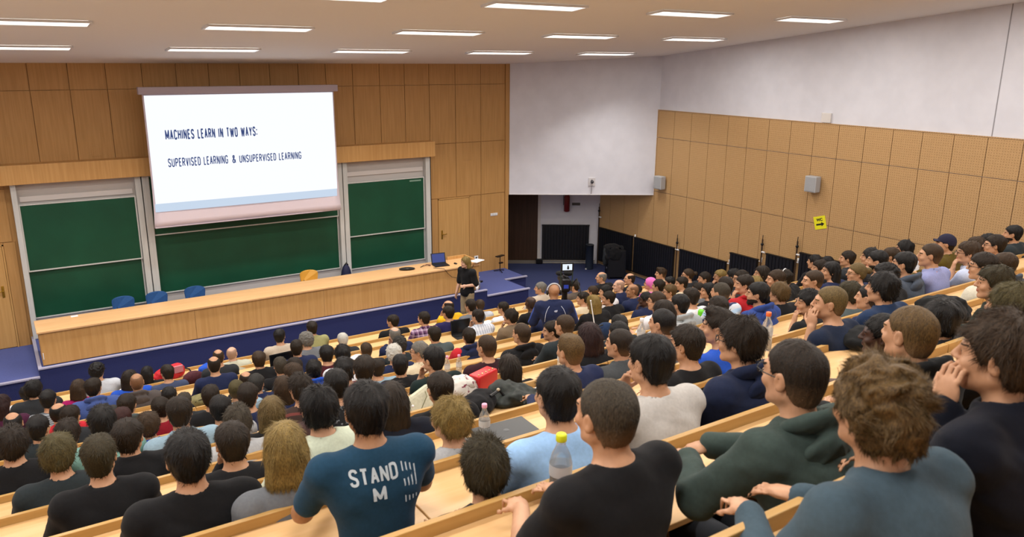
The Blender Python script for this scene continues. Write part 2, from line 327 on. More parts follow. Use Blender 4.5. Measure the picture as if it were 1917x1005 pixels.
bl = board(.36, 2.40, 1.88, 3.20, D-.12); board(.345, 2.40, .92, 2.0, D-.07)
board(2.66, 6.69, 2.33, 3.58, D-.12); board(2.60, 6.69, 1.06, 2.36, D-.07)
br_ = board(6.91, 8.95, 1.79, 3.10, D-.12); board(6.92, 8.96, .98, 1.85, D-.07)
for x0, x1 in ((.40, 2.36), (6.96, 8.94)): cbox('top_panel', mat('pale_top_panel', '#c2bcb8', .6), x0, x1, D-.09, D-.055, 3.24, 3.34)
cm = MB().box(8.55-4.7, 8.86-4.7, -.045, -.0415, 3.00-.9, 3.035-.9, bev=.001).build('chalk_smear', mat('chalk', '#7f9a8a', .9), br_)

# ------------------------------------------------------------------ projection screen
ps = empty('projection_screen', (4.57, 16.9, 2.6), 0, 'large pull down projection screen showing a white slide with blue text', 'projection screen')
SX = -4.57; SZ = -2.6
MB().box(2.57+SX, 6.58+SX, -.06, .08, 5.22+SZ, 5.36+SZ, bev=.012).build('casing', mat('screen_casing', '#a79aa2', .5), ps)
for x in (2.9, 6.2): MB().box(x-.03+SX, x+.03+SX, .05, .685, 5.27+SZ, 5.32+SZ).build('bracket', BLACKM, ps)
# sheet with a slight bow and flared lower right corner
bm = MB(); nx_, nz_ = 24, 20; g = {}
for i in range(nx_+1):
    for j in range(nz_+1):
        u = i/nx_; q = j/nz_; z = 2.60+(5.23-2.60)*q
        x = 2.64+(6.50-2.64)*u + (.035*(1-q)**6*(1 if u > .5 else -1)*abs(2*u-1)**4)
        y = .012*math.sin(u*math.pi)*(1-q) - .03*(1-q)**8*max(0, 2*u-1)**3
        g[i, j] = bm.bm.verts.new((x+SX, y, z+SZ))
for i in range(nx_):
    for j in range(nz_): bm.bm.faces.new((g[i, j], g[i+1, j], g[i+1, j+1], g[i, j+1]))
sh = bm.build('sheet', mat('screen_sheet', '#d3c6cd', .85), ps, True)
so = sh.modifiers.new('thickness', 'SOLIDIFY'); so.thickness = .004
MB().cyl((2.62+SX, 0, 2.6+SZ), (6.52+SX, 0, 2.6+SZ), .012, n=8).build('bottom_bar', mat('bar_mauve', '#b7a8b0', .5), ps)
slide = MB().box(2.67+SX, 6.47+SX, -.012, -.006, 3.085+SZ, 5.20+SZ).build('slide', mat('slide_white', '#10131a', .9, emit='#f4f8ff', es=1.08, spec=0), ps)
MB().box(2.655+SX, 6.46+SX, -.012, -.006, 2.92+SZ, 3.083+SZ).build('slide_band', mat('slide_band', '#10131a', .9, emit='#c9d9ec', es=1.0, spec=0), ps)
INK = mat('slide_ink', '#0a0c14', .9, emit='#46588f', es=.75, spec=0)
for body, x0, x1, z0, z1 in (('MACHINES LEARN IN TWO WAYS:', 2.98, 4.78, 4.335, 4.535), ('SUPERVISED LEARNING', 2.98, 4.14, 3.80, 3.975), ('&', 4.225, 4.30, 3.80, 3.97), ('UNSUPERVISED LEARNING', 4.37, 5.69, 3.80, 3.96)):
    me = fit_text(block_text(body, .20 if z0 > 4 else .165), x0+SX, x1+SX, z0+SZ, z1+SZ); me.materials.append(INK)
    o = bpy.data.objects.new('slide_text', me); COL.objects.link(o); o.parent = slide; o.location = (0, -.0150, 0)

# ------------------------------------------------------------------ the long desk on the stage
ld = empty('lecture_desk', (4.9, 15.7, .545), 0, 'very long pale beech lecture desk along the front of the stage', 'desk')
LX = -4.9; LZ = -.545
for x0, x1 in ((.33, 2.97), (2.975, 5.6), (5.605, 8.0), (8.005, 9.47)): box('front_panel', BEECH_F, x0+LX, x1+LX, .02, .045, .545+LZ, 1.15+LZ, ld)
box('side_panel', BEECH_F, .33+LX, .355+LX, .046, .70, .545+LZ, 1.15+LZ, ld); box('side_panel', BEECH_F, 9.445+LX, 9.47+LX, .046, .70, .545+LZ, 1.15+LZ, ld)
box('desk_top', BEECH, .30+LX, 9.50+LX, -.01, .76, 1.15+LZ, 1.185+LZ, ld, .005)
box('raised_edge', BEECH_F, 9.0+LX, 9.50+LX, .72, .76, 1.185+LZ, 1.26+LZ, ld, .004); box('raised_edge', BEECH_F, 9.46+LX, 9.50+LX, .25, .72, 1.185+LZ, 1.26+LZ, ld, .004)
MB().box(.345+LX, .36+LX, .01, .021, .66+LZ, .78+LZ, bev=.003).build('socket', WHITEP, ld)
# ------------------------------------------------------------------ rows of lecture benches: desk, raised rail, back panel, seat
RX0, RX1 = -3.6, 12.35
SEG = [RX0+(RX1-RX0)*k/6 for k in range(7)]
ORD = ['front', 'second', 'third', 'fourth', 'fifth', 'sixth', 'seventh', 'eighth', 'ninth', 'tenth', 'eleventh', 'twelfth', 'thirteenth', 'fourteenth', 'fifteenth']
_bm = {}
for i, (y, z) in enumerate(ROWS):
    fl = FLOOR[i]
    t = empty('bench_row', (4.4, y, fl), 0, 'long beech desk and bench row, %s from the stage' % ORD[i], 'bench', 'lecture bench rows')
    nxt = FLOOR[i+1] if i+1 < len(FLOOR) else fl+.34
    off = RNG.uniform(-.4, .4)
    for k in range(6):
        a = SEG[k]+(off if k else 0)-4.4; b = SEG[k+1]+(off if k < 5 else 0)-4.4
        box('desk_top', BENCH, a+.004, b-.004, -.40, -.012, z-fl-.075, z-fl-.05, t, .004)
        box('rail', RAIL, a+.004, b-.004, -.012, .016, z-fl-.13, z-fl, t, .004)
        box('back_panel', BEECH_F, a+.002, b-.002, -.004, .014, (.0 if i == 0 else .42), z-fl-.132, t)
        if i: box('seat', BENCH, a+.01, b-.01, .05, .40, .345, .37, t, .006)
        if k: 
            m_ = MB().box(a-.02, a+.02, -.36, -.03, nxt-fl-.0, z-fl-.08)
            if i: m_.box(a-.02, a+.02, .03, .34, 0, .343)
            m_.build('bracket', BLACKM, t)
# ------------------------------------------------------------------ people: implicit surfaces turned into meshes
F32 = np.float32
class Grid:
    def __init__(s, xs, ys, zs):
        s.ax = [np.asarray(a, F32) for a in (xs, ys, zs)]
        s.X = s.ax[0][:, None, None]; s.Y = s.ax[1][None, :, None]; s.Z = s.ax[2][None, None, :]
def axis(lo, hi, f0, f1, fine, coarse):
    a = [lo]
    while a[-1] < hi: a.append(a[-1] + (fine if f0-1e-6 <= a[-1] < f1 else min(coarse, max(fine, (f0-a[-1]) if a[-1] < f0 else coarse))))
    return a
def rcone(g, a, b, ra, rb):
    ax, ay, az = a; bx, by, bz = b[0]-ax, b[1]-ay, b[2]-az; bb = bx*bx+by*by+bz*bz+1e-12
    px, py, pz = g.X-F32(ax), g.Y-F32(ay), g.Z-F32(az)
    t = np.clip((px*F32(bx)+py*F32(by)+pz*F32(bz))/F32(bb), 0, 1)
    return np.sqrt((px-t*F32(bx))**2+(py-t*F32(by))**2+(pz-t*F32(bz))**2)-(F32(ra)+F32(rb-ra)*t)
def ell(g, c, r, R=None):
    px, py, pz = g.X-F32(c[0]), g.Y-F32(c[1]), g.Z-F32(c[2])
    if R is not None:
        R = np.asarray(R, F32); px, py, pz = (R[0, 0]*px+R[1, 0]*py+R[2, 0]*pz), (R[0, 1]*px+R[1, 1]*py+R[2, 1]*pz), (R[0, 2]*px+R[1, 2]*py+R[2, 2]*pz)
    a, b, c_ = px/F32(r[0]), py/F32(r[1]), pz/F32(r[2])
    k0 = np.sqrt(a*a+b*b+c_*c_); k1 = np.sqrt((a/F32(r[0]))**2+(b/F32(r[1]))**2+(c_/F32(r[2]))**2)+F32(1e-6)
    return k0*(k0-1)/k1
def smin(a, b, k):
    h = np.clip(F32(.5)+F32(.5/k)*(b-a), 0, 1); return b+(a-b)*h-F32(k)*h*(1-h)
def smax(a, b, k): return -smin(-a, -b, k)
_LAT = np.random.RandomState(3).rand(32, 32, 32).astype(F32)*2-1
def vnoise(x, y, z):
    xi, yi, zi = np.floor(x), np.floor(y), np.floor(z); fx, fy, fz = x-xi, y-yi, z-zi
    fx, fy, fz = fx*fx*(3-2*fx), fy*fy*(3-2*fy), fz*fz*(3-2*fz)
    i, j, k = xi.astype(np.int32) & 31, yi.astype(np.int32) & 31, zi.astype(np.int32) & 31; i1, j1, k1 = (i+1) & 31, (j+1) & 31, (k+1) & 31
    L = _LAT
    def lp(a, b, t): return a+(b-a)*t
    return lp(lp(lp(L[i, j, k], L[i1, j, k], fx), lp(L[i, j1, k], L[i1, j1, k], fx), fy), lp(lp(L[i, j, k1], L[i1, j, k1], fx), lp(L[i, j1, k1], L[i1, j1, k1], fx), fy), fz)
def net(v, ax):
    """surface nets on a rectilinear grid -> verts, quads"""
    s = v < 0; nx, ny, nz = v.shape
    c = np.zeros((nx-1, ny-1, nz-1), np.int8)
    for i in (0, 1):
        for j in (0, 1):
            for k in (0, 1): c += s[i:nx-1+i, j:ny-1+j, k:nz-1+k]
    I, J, K = np.nonzero((c > 0) & (c < 8)); idx = -np.ones(c.shape, np.int64); idx[I, J, K] = np.arange(len(I))
    acc = np.zeros((len(I), 3)); cnt = np.zeros(len(I))
    xs, ys, zs = ax
    cor = {(i, j, k): v[I+i, J+j, K+k] for i in (0, 1) for j in (0, 1) for k in (0, 1)}
    for i in (0, 1):
        for j in (0, 1):
            for k in (0, 1):
                for d in range(3):
                    o = [i, j, k]
                    if o[d]: continue
                    o2 = o.copy(); o2[d] = 1; a = cor[tuple(o)]; b = cor[tuple(o2)]; m = (a < 0) != (b < 0)
                    if not m.any(): continue
                    t = a[m]/(a[m]-b[m]); P = np.stack([xs[I[m]+i], ys[J[m]+j], zs[K[m]+k]], 1).astype(float); Q = np.stack([xs[I[m]+o2[0]], ys[J[m]+o2[1]], zs[K[m]+o2[2]]], 1)
                    acc[m] += P+(Q-P)*t[:, None]; cnt[m] += 1
    V = acc/np.maximum(cnt, 1)[:, None]; Fs = []
    for d in range(3):
        sl0 = [slice(1, -1)]*3; sl1 = [slice(1, -1)]*3; sl0[d] = slice(0, -1); sl1[d] = slice(1, None)
        a, b = s[tuple(sl0)], s[tuple(sl1)]; E = np.nonzero(a != b); f = a[E]
        e = [E[0].copy(), E[1].copy(), E[2].copy()]
        for q in range(3):
            if q != d: e[q] = e[q]+1
        p, q = (d+1) % 3, (d+2) % 3
        def cell(dp, dq):
            m = [e[0].copy(), e[1].copy(), e[2].copy()]; m[p] -= dp; m[q] -= dq; return idx[m[0], m[1], m[2]]
        A, B, C_, D_ = cell(1, 1), cell(0, 1), cell(0, 0), cell(1, 0)
        qd = np.stack([A, B, C_, D_], 1); qd[~f] = qd[~f][:, ::-1]; Fs.append(qd)
    return V, np.concatenate(Fs)
def to_mesh(name, V, Q, T=None):
    T = np.zeros((0, 3), int) if T is None else T; nq, nt_ = len(Q), len(T)
    me = bpy.data.meshes.new(name); me.vertices.add(len(V)); me.vertices.foreach_set('co', V.astype(np.float32).ravel())
    me.loops.add(nq*4+nt_*3); me.loops.foreach_set('vertex_index', np.concatenate([Q.ravel(), T.ravel()]).astype(np.int32)); me.polygons.add(nq+nt_)
    me.polygons.foreach_set('loop_start', np.concatenate([np.arange(nq)*4, nq*4+np.arange(nt_)*3]).astype(np.int32)); me.polygons.foreach_set('loop_total', np.concatenate([np.full(nq, 4), np.full(nt_, 3)]).astype(np.int32))
    me.polygons.foreach_set('use_smooth', np.ones(nq+nt_, bool)); me.update(calc_edges=True); return me
def rotz(a): c, s = math.cos(a), math.sin(a); return np.array([[c, -s, 0], [s, c, 0], [0, 0, 1.]])
def rotx(a): c, s = math.cos(a), math.sin(a); return np.array([[1, 0, 0], [0, c, -s], [0, s, c]])

def head_sdf(g, d, hc, R, fine=True):
    """adds a head (face towards R*y) to the field d"""
    P = lambda x, y, z: tuple(np.asarray(hc)+R@np.array([x, y, z]))
    k = .02
    d = smin(d, ell(g, P(0, -.014, .030), (.077, .098, .086), R), .03)
    d = smin(d, ell(g, P(0, .026, -.034), (.060, .068, .080), R), .03)
    for s in (-1, 1): d = smin(d, rcone(g, P(s*.050, -.004, -.055), P(s*.018, .066, -.094), .022, .018), k)
    d = smin(d, ell(g, P(0, .074, -.098), (.020, .017, .016), R), .015)
    d = smin(d, rcone(g, P(-.034, .081, .024), P(.034, .081, .024), .013, .013), k)
    for s in (-1, 1): d = smax(d, -ell(g, P(s*.031, .108, .004), (.021, .016, .013), R), .012)
    for s in (-1, 1): d = smin(d, ell(g, P(s*.031, .078, .003), (.0135, .0135, .012), R), .004)
    for s in (-1, 1): d = smin(d, ell(g, P(s*.040, .070, -.028), (.020, .018, .018), R), .02)
    d = smin(d, rcone(g, P(0, .093, .014), P(0, .113, -.022), .008, .0115), .010)
    for s in (-1, 1): d = smin(d, ell(g, P(s*.013, .102, -.025), (.008, .010, .007), R), .006)
    d = smin(d, ell(g, P(0, .092, -.052), (.022, .010, .006), R), .006); d = smin(d, ell(g, P(0, .089, -.064), (.019, .010, .006), R), .006)
    for s in (-1, 1):
        Re = R@rotz(s*-.35)
        d = smin(d, ell(g, P(s*.080, -.010, -.004), (.009, .021, .034), Re), .006)
        d = smax(d, -ell(g, P(s*.090, -.004, -.002), (.006, .011, .020), Re), .005)
    return d
def hand_sdf(g, d, wr, dirv, up, curl=.6, side=1, r=.0085):
    """palm, four fingers and a thumb; dirv along the palm, up = back of the hand"""
    dv = np.array(dirv, float); dv /= np.linalg.norm(dv); u = np.array(up, float); u -= dv*(u@dv); u /= np.linalg.norm(u); s = np.cross(dv, u)*side
    w = np.array(wr, float); Rm = np.stack([s, dv, u], 1)
    d = smin(d, ell(g, w+dv*.045, (.040, .052, .016), Rm), .012)
    for i, (off, L) in enumerate(((-.030, .062), (-.010, .075), (.010, .072), (.029, .056))):
        b = w+dv*.085+s*off; p = b; a = curl*.5
        for seg, fr in enumerate((.45, .32, .23)):
            q = p+(dv*math.cos(a)-u*math.sin(a))*L*fr*1.15; d = smin(d, rcone(g, p, q, r*(1-.1*seg), r*(.9-.1*seg)), .004); p = q; a += curl
    b = w+dv*.025-s*.030; q = b+(dv*.6-s*.65-u*.45)*.045; e = q+(dv*.85-s*.2-u*.45)*.035
    d = smin(d, rcone(g, b, q, r*1.4, r*1.15), .008); d = smin(d, rcone(g, q, e, r*1.15, r*.9), .005); return d

def pose(kind, lean=None, yaw=0):
    """joints of a seated or standing figure, +y is forward"""
    th = math.radians({'A': 3, 'H': 9, 'B': 20, 'C': 14, 'C2': 12, 'F': 10, 'S': 0, 'P': 0}[kind] if lean is None else lean)
    sit = kind not in 'SP'; pz = .50 if sit else .95
    def tor(x, y, z):                         # torso point, bent forward about the pelvis
        c, s = math.cos(th), math.sin(th); dz = z-.0; return np.array([x, y*c+dz*s, pz-y*s+dz*c])
    J = dict(pel=np.array([0, 0, pz]), waist=tor(0, -.012, .16), chest=tor(0, -.012, .355), neckb=tor(0, .012, .525), sit=sit, th=th)
    J['head'] = J['neckb']+np.array([0, .045, .160])
    for s, n in ((-1, 'l'), (1, 'r')):
        J['sh'+n] = tor(s*.196, .004, .470)
        J['el'+n] = J['sh'+n]+np.array([s*.07, .13, -.235]); J['wr'+n] = np.array([s*.10, J['el'+n][1]+.22, pz+.235]); J['hd'+n] = (np.array([-s*.35, 1, -.1]), (0, 0, 1))
        if sit: J['hip'+n] = np.array([s*.09, .02, pz-.03]); J['kn'+n] = np.array([s*.11, .44, pz-.02]); J['an'+n] = np.array([s*.11, .42, .09])
        else: J['hip'+n] = np.array([s*.09, 0, .90]); J['kn'+n] = np.array([s*.10, .02, .50]); J['an'+n] = np.array([s*.11, -.02, .09])
    R = rotz(math.radians(yaw)); J['R'] = R; J['yaw'] = yaw
    h = J['head']
    if kind == 'H':                           # one hand propping the chin
        J['wrl'] = h+R@np.array([-.035, .125, -.195]); J['ell'] = J['wrl']+np.array([-.11, -.03, -.215]); J['hdl'] = (R@np.array([.05, -.12, 1]), R@np.array([-.2, 1, .1]))
    if kind in ('C', 'C2'):                   # cheek on the hand, other arm forward
        J['wrl'] = h+R@np.array([-.075, .100, -.165]); J['ell'] = J['wrl']+np.array([-.06, -.005, -.25]); J['hdl'] = (R@np.array([.12, .02, 1]), R@np.array([-1, .5, 0]))
        J['elr'] = J['shr']+np.array([.05, .22, -.20]); J['wrr'] = J['elr']+np.array([-.30, .12, -.01]); J['hdr'] = (np.array([-1, .25, 0]), (0, .2, 1))
    if kind == 'F':                           # forearms folded in front, hands together
        J['ell'] = J['shl']+np.array([-.10, .17, -.20]); J['wrl'] = np.array([-.14, J['ell'][1]+.20, pz+.275]); J['hdl'] = (np.array([-.25, 1, -.1]), (0, 0, 1))
        J['elr'] = J['shr']+np.array([.02, .22, -.20]); J['wrr'] = np.array([-.02, J['elr'][1]+.16, pz+.290]); J['hdr'] = (np.array([-1, .35, -.15]), (0, 0, 1))
    if kind == 'P':                           # presenter: left forearm across, right arm hanging
        J['ell'] = J['shl']+np.array([-.07, -.03, -.27]); J['wrl'] = J['ell']+np.array([.10, .22, -.0]); J['hdl'] = (np.array([.5, 1, .05]), (-1, .3, .4))
        J['elr'] = J['shr']+np.array([.04, .03, -.28]); J['wrr'] = J['elr']+np.array([.0, .10, -.23]); J['hdr'] = (np.array([0, .25, -1]), (1, 0, 0))
    if kind == 'S':                           # camera operator: both forearms raised forward
        for s, n in ((-1, 'l'), (1, 'r')): J['el'+n] = J['sh'+n]+np.array([s*.10, .06, -.26]); J['wr'+n] = J['el'+n]+np.array([-s*.09, .24, .04]); J['hd'+n] = (np.array([-s*.3, 1, .1]), (0, 0, 1))
    return J
def torso_sdf(g, J, e=0.0, pelvis=True):
    """trunk with shoulders, grown by e"""
    p, w, c, n = J['pel'], J['waist'], J['chest'], J['neckb']; Rx = rotx(-J['th'])
    d = ell(g, w+(c-w)*.15, (.150+e, .108+e, .19), Rx)
    if pelvis: d = smin(d, ell(g, p, (.168+e, .125+e, .125+e), None), .06)
    d = smin(d, ell(g, c+np.array([0, 0, -.005]), (.182+e, .116+e, .168+e), Rx), .05)
    for s in 'lr':
        d = smin(d, rcone(g, n+np.array([0, -.012, -.028]), J['sh'+s]+np.array([0, 0, .000]), .058+e, .056+e), .05)
        d = smin(d, rcone(g, c+(J['sh'+s]-c)*.5+np.array([0, -.02, -.05]), J['sh'+s]+np.array([0, 0, -.01]), .08+e, .058+e), .04)
    return d
def arm_sdf(g, d, J, s, e=0.0, frac=1.0, k=.03):
    sh, el, wr = J['sh'+s], J['el'+s], J['wr'+s]
    if frac <= .5:
        q = sh+(el-sh)*frac*2; return smin(d, rcone(g, sh, q, .056+e, .050+e*1.3), k)
    d = smin(d, rcone(g, sh, el, .056+e, .043+e), k); q = el+(wr-el)*(frac-.5)*2
    return smin(d, rcone(g, el, q, .044+e, .030+e), .02)
def body_mesh(name, J, fine, coarse, legs=True, hands=True):
    h = J['head']; lo = 0.0 if not J['sit'] else 0.0
    hx = .15 if J['sit'] else .16
    xs = axis(-.40, .40, h[0]-hx, h[0]+hx, fine, coarse); ys = axis(-.20, .66 if J['sit'] else .42, h[1]-.13, h[1]+.22, fine, coarse); zs = axis(.0, h[2]+.16, h[2]-.26, h[2]+.2, fine, coarse)
    g = Grid(xs, ys, zs)
    d = torso_sdf(g, J)
    for s in 'lr':
        d = arm_sdf(g, d, J, s)
        if legs:
            d = smin(d, rcone(g, J['hip'+s], J['kn'+s], .088, .060), .04); d = smin(d, rcone(g, J['kn'+s], J['an'+s], .060, .042), .03)
            d = smin(d, rcone(g, J['an'+s]+np.array([0, .0, -.045]), J['an'+s]+np.array([0, .14, -.05]), .040, .034), .02)
    nb = J['neckb']; R = J['R']
    top = h+R@np.array([0, -.022, -.06])
    d = smin(d, rcone(g, nb+np.array([0, -.005, -.03]), top, .062, .055), .03)
    # the head only touches the upper slab of the grid
    k0 = int(np.searchsorted(g.ax[2], h[2]-.17)); g2 = Grid(g.ax[0], g.ax[1], g.ax[2][k0:])
    d[:, :, k0:] = head_sdf(g2, d[:, :, k0:], h, R)
    if hands:
        for s, sd in (('l', 1), ('r', -1)):
            hd = J['hd'+s]; d = hand_sdf(g, d, J['wr'+s], hd[0], hd[1], .75 if s == 'l' else .5, sd, max(.0085, fine*.95))
    V, Q = net(d, g.ax); me = to_mesh(name, V, Q)
    # eyes, brows, lips from the head frame
    cen = V[Q].mean(1); L = (cen-h)@R
    mi = np.zeros(len(Q), np.int32)
    eye = (np.abs(np.abs(L[:, 0])-.031) < .009) & (np.abs(L[:, 2]-.003) < .005) & (L[:, 1] > .075); mi[eye] = 1
    brow = (np.abs(np.abs(L[:, 0])-.031) < .018) & (np.abs(L[:, 2]-.026) < .0036) & (L[:, 1] > .07); mi[brow] = 2
    lip = (np.abs(L[:, 0]) < .024) & (np.abs(L[:, 2]+.058) < .010) & (L[:, 1] > .088); mi[lip] = 3
    for q in range(4): me.materials.append(None)
    me.polygons.foreach_set('material_index', mi); return me
def shirt_mesh(name, J, kind, res, seed=0, longhem=False):
    e = {'tee': .010, 'sweater': .016, 'hoodie': .022, 'jacket': .024, 'collar': .012}[kind]
    z0 = J['pel'][2]-.06; n = J['neckb']; pad = .05
    ymax = max(J['wrl'][1], J['wrr'][1], J['ell'][1])+.08
    g = Grid(np.arange(-.42, .43, res), np.arange(-.22, ymax, res), np.arange(min(z0-.04, J['wrr'][2]-.08), max(n[2], J['wrl'][2])+.12, res))
    d = torso_sdf(g, J, e)
    fr = .36 if kind == 'tee' else (.97 if kind != 'collar' else .95)
    for s in 'lr': d = arm_sdf(g, d, J, s, e, fr)
    d = d+0*(g.X+g.Y+g.Z)
    amp = {'tee': .004, 'sweater': .005, 'hoodie': .008, 'jacket': .009, 'collar': .005}[kind]
    d = d+amp*vnoise(g.X*9+seed*3.1+0*g.Y+0*g.Z, g.Y*9+0*g.X, g.Z*16+g.X*7)+amp*.5*vnoise(g.X*22+0*g.Y, g.Y*22+seed+0*g.X, g.Z*34+g.X*12)
    # open neck
    d = smax(d, -rcone(g, n+np.array([0, .0, .0]), n+np.array([0, .05, .22]), .064 if kind != 'hoodie' else .058, .075), .012)
    d = smax(d, (z0-g.Z)+0*d, .01)
    if kind in ('collar', 'jacket'):
        t = np.sqrt((np.sqrt((g.X-n[0])**2+((g.Y-n[1]-.012)*1.02)**2)-.072)**2*1.0+((g.Z-n[2]-.022+(g.Y-n[1])*.35)*.42)**2)-.012; d = smin(d, t.astype(F32), .012)
    if kind == 'sweater' or kind == 'tee':
        t = np.sqrt((np.sqrt((g.X-n[0])**2+(g.Y-n[1]-.008)**2)-.068)**2+(g.Z-n[2]+.002+(g.Y-n[1])*.3)**2)-.010; d = smin(d, t.astype(F32), .012)
    V, Q = net(d, g.ax); me = to_mesh(name, V, Q); me.materials.append(None); return me
def hood_mesh(name, J, res, seed=0):
    n = J['neckb']; g = Grid(np.arange(-.2, .21, res), np.arange(n[1]-.24, n[1]+.16, res), np.arange(n[2]-.22, n[2]+.12, res))
    y = g.Y-n[1]; z = g.Z-n[2]
    t = np.sqrt((np.sqrt((g.X)**2*.80+(y+.022)**2)-.082)**2+((z-.012+y*.55)*.8)**2)-.030
    d = smin(t.astype(F32), ell(g, n+np.array([0, -.105, -.045]), (.120, .042, .085), rotx(.35)), .03)
    d = d+.009*vnoise(g.X*13+seed+0*g.Y+0*g.Z, g.Y*13+0*g.X, g.Z*17+np.abs(g.X)*14)+.004*vnoise(g.X*30+0*g.Y, g.Y*30+seed+0*g.X, g.Z*45+np.abs(g.X)*30)
    d = smax(d, -ell(g, n+np.array([0, .02, .06]), (.066, .066, .09)), .01)
    V, Q = net(d, g.ax); me = to_mesh(name, V, Q); me.materials.append(None); return me
def trouser_mesh(name, J, res):
    g = Grid(np.arange(-.30, .31, res), np.arange(-.2, .62 if J['sit'] else .2, res), np.arange(.03, J['pel'][2]+.14, res))
    d = ell(g, J['pel']+np.array([0, 0, -.01]), (.182, .140, .125))
    for s in 'lr':
        d = smin(d, rcone(g, J['hip'+s], J['kn'+s], .104, .080), .03); d = smin(d, rcone(g, J['kn'+s], J['an'+s], .078, .066), .02)
    d = d+.006*vnoise(g.X*10+0*g.Y+0*g.Z, g.Y*10+0*g.X, g.Z*22+g.X*9); d = smax(d, (.07-g.Z)+0*d, .01)
    V, Q = net(d, g.ax); me = to_mesh(name, V, Q); me.materials.append(None); return me

def strands(V, Q, style, lod, seed):
    """tapering ribbons rooted on the hair surface, following its fall"""
    n, L, lift, jit = dict(buzz=(6000, .012, .40, .38), ring=(1800, .012, .35, .3), short=(5200, .026, .26, .34), flat=(5200, .013, .6, .25), quiff=(5200, .028, .34, .35), messy=(5600, .031, .26, .5), curly=(5200, .022, .55, 1.1),
        bigcurly=(9000, .028, .30, 1.0), long=(6500, .070, .05, .10), bob=(6000, .055, .07, .13), bun=(4800, .030, .07, .14), band=(5200, .032, .2, .3))[style]
    n = int(n*(.15, .38, 1.0)[lod]); wd = (.0042, .0027, .0015)[lod]; rs = np.random.RandomState(int(seed*7)+11)
    A, B, C_, D_ = V[Q[:, 0]], V[Q[:, 1]], V[Q[:, 2]], V[Q[:, 3]]; N = np.cross(C_-A, D_-B); ar = np.linalg.norm(N, axis=1)+1e-12
    f = rs.choice(len(Q), n, p=ar/ar.sum()); u, v = rs.rand(n, 1), rs.rand(n, 1)
    P = (A[f]*(1-u)+B[f]*u)*(1-v)+(D_[f]*(1-u)+C_[f]*u)*v; nn = N[f]/ar[f][:, None]
    out = P-np.array([0, -.02, 0]); nn = np.where((nn*out).sum(1, keepdims=True) < 0, -nn, nn)
    fl = P-np.array([.012, -.045, .115]); 
    if style in ('long', 'bob'): fl = fl*.25+np.array([0, 0, -.16])
    if style == 'quiff': fl = fl+np.where(P[:, 2:3] > .08, np.array([[0, .0, .06]]), 0)
    if style == 'bun': fl = np.array([0, -.15, .03])-P
    fl = fl-nn*(fl*nn).sum(1, keepdims=True); fl /= np.linalg.norm(fl, axis=1, keepdims=True)+1e-9
    kf = 15 if style == 'bigcurly' else 26; rj = .10 if style == 'bigcurly' else .45
    sw = np.stack([vnoise(P[:, 0]*k+seed, P[:, 1]*k+q, P[:, 2]*k) for k, q in ((kf, 0), (kf, 9), (kf, 17))], 1)*(1.8 if style == 'bigcurly' else 1.2)+rs.randn(n, 3)*rj
    d = fl+nn*lift+sw*jit; d /= np.linalg.norm(d, axis=1, keepdims=True); ln = L*(.6+.8*rs.rand(n, 1))
    d2 = d+fl*.35-nn*lift*.9+sw[:, ::-1]*jit*(.5 if style not in ('curly', 'bigcurly') else 1.3); d2 /= np.linalg.norm(d2, axis=1, keepdims=True)
    r0 = P-nn*.003; m_ = r0+d*ln*.5; t_ = m_+d2*ln*.5; s_ = np.cross(d, nn); s_ /= np.linalg.norm(s_, axis=1, keepdims=True)+1e-9; s_ *= wd*(.6+.8*rs.rand(n, 1))/2
    base = len(V); vv = np.stack([r0-s_, r0+s_, m_+s_, m_-s_, t_], 1).reshape(-1, 3); k = base+np.arange(n)*5
    return np.concatenate([V, vv]), np.concatenate([Q, np.stack([k, k+1, k+2, k+3], 1)]), np.stack([k+3, k+2, k+4], 1)
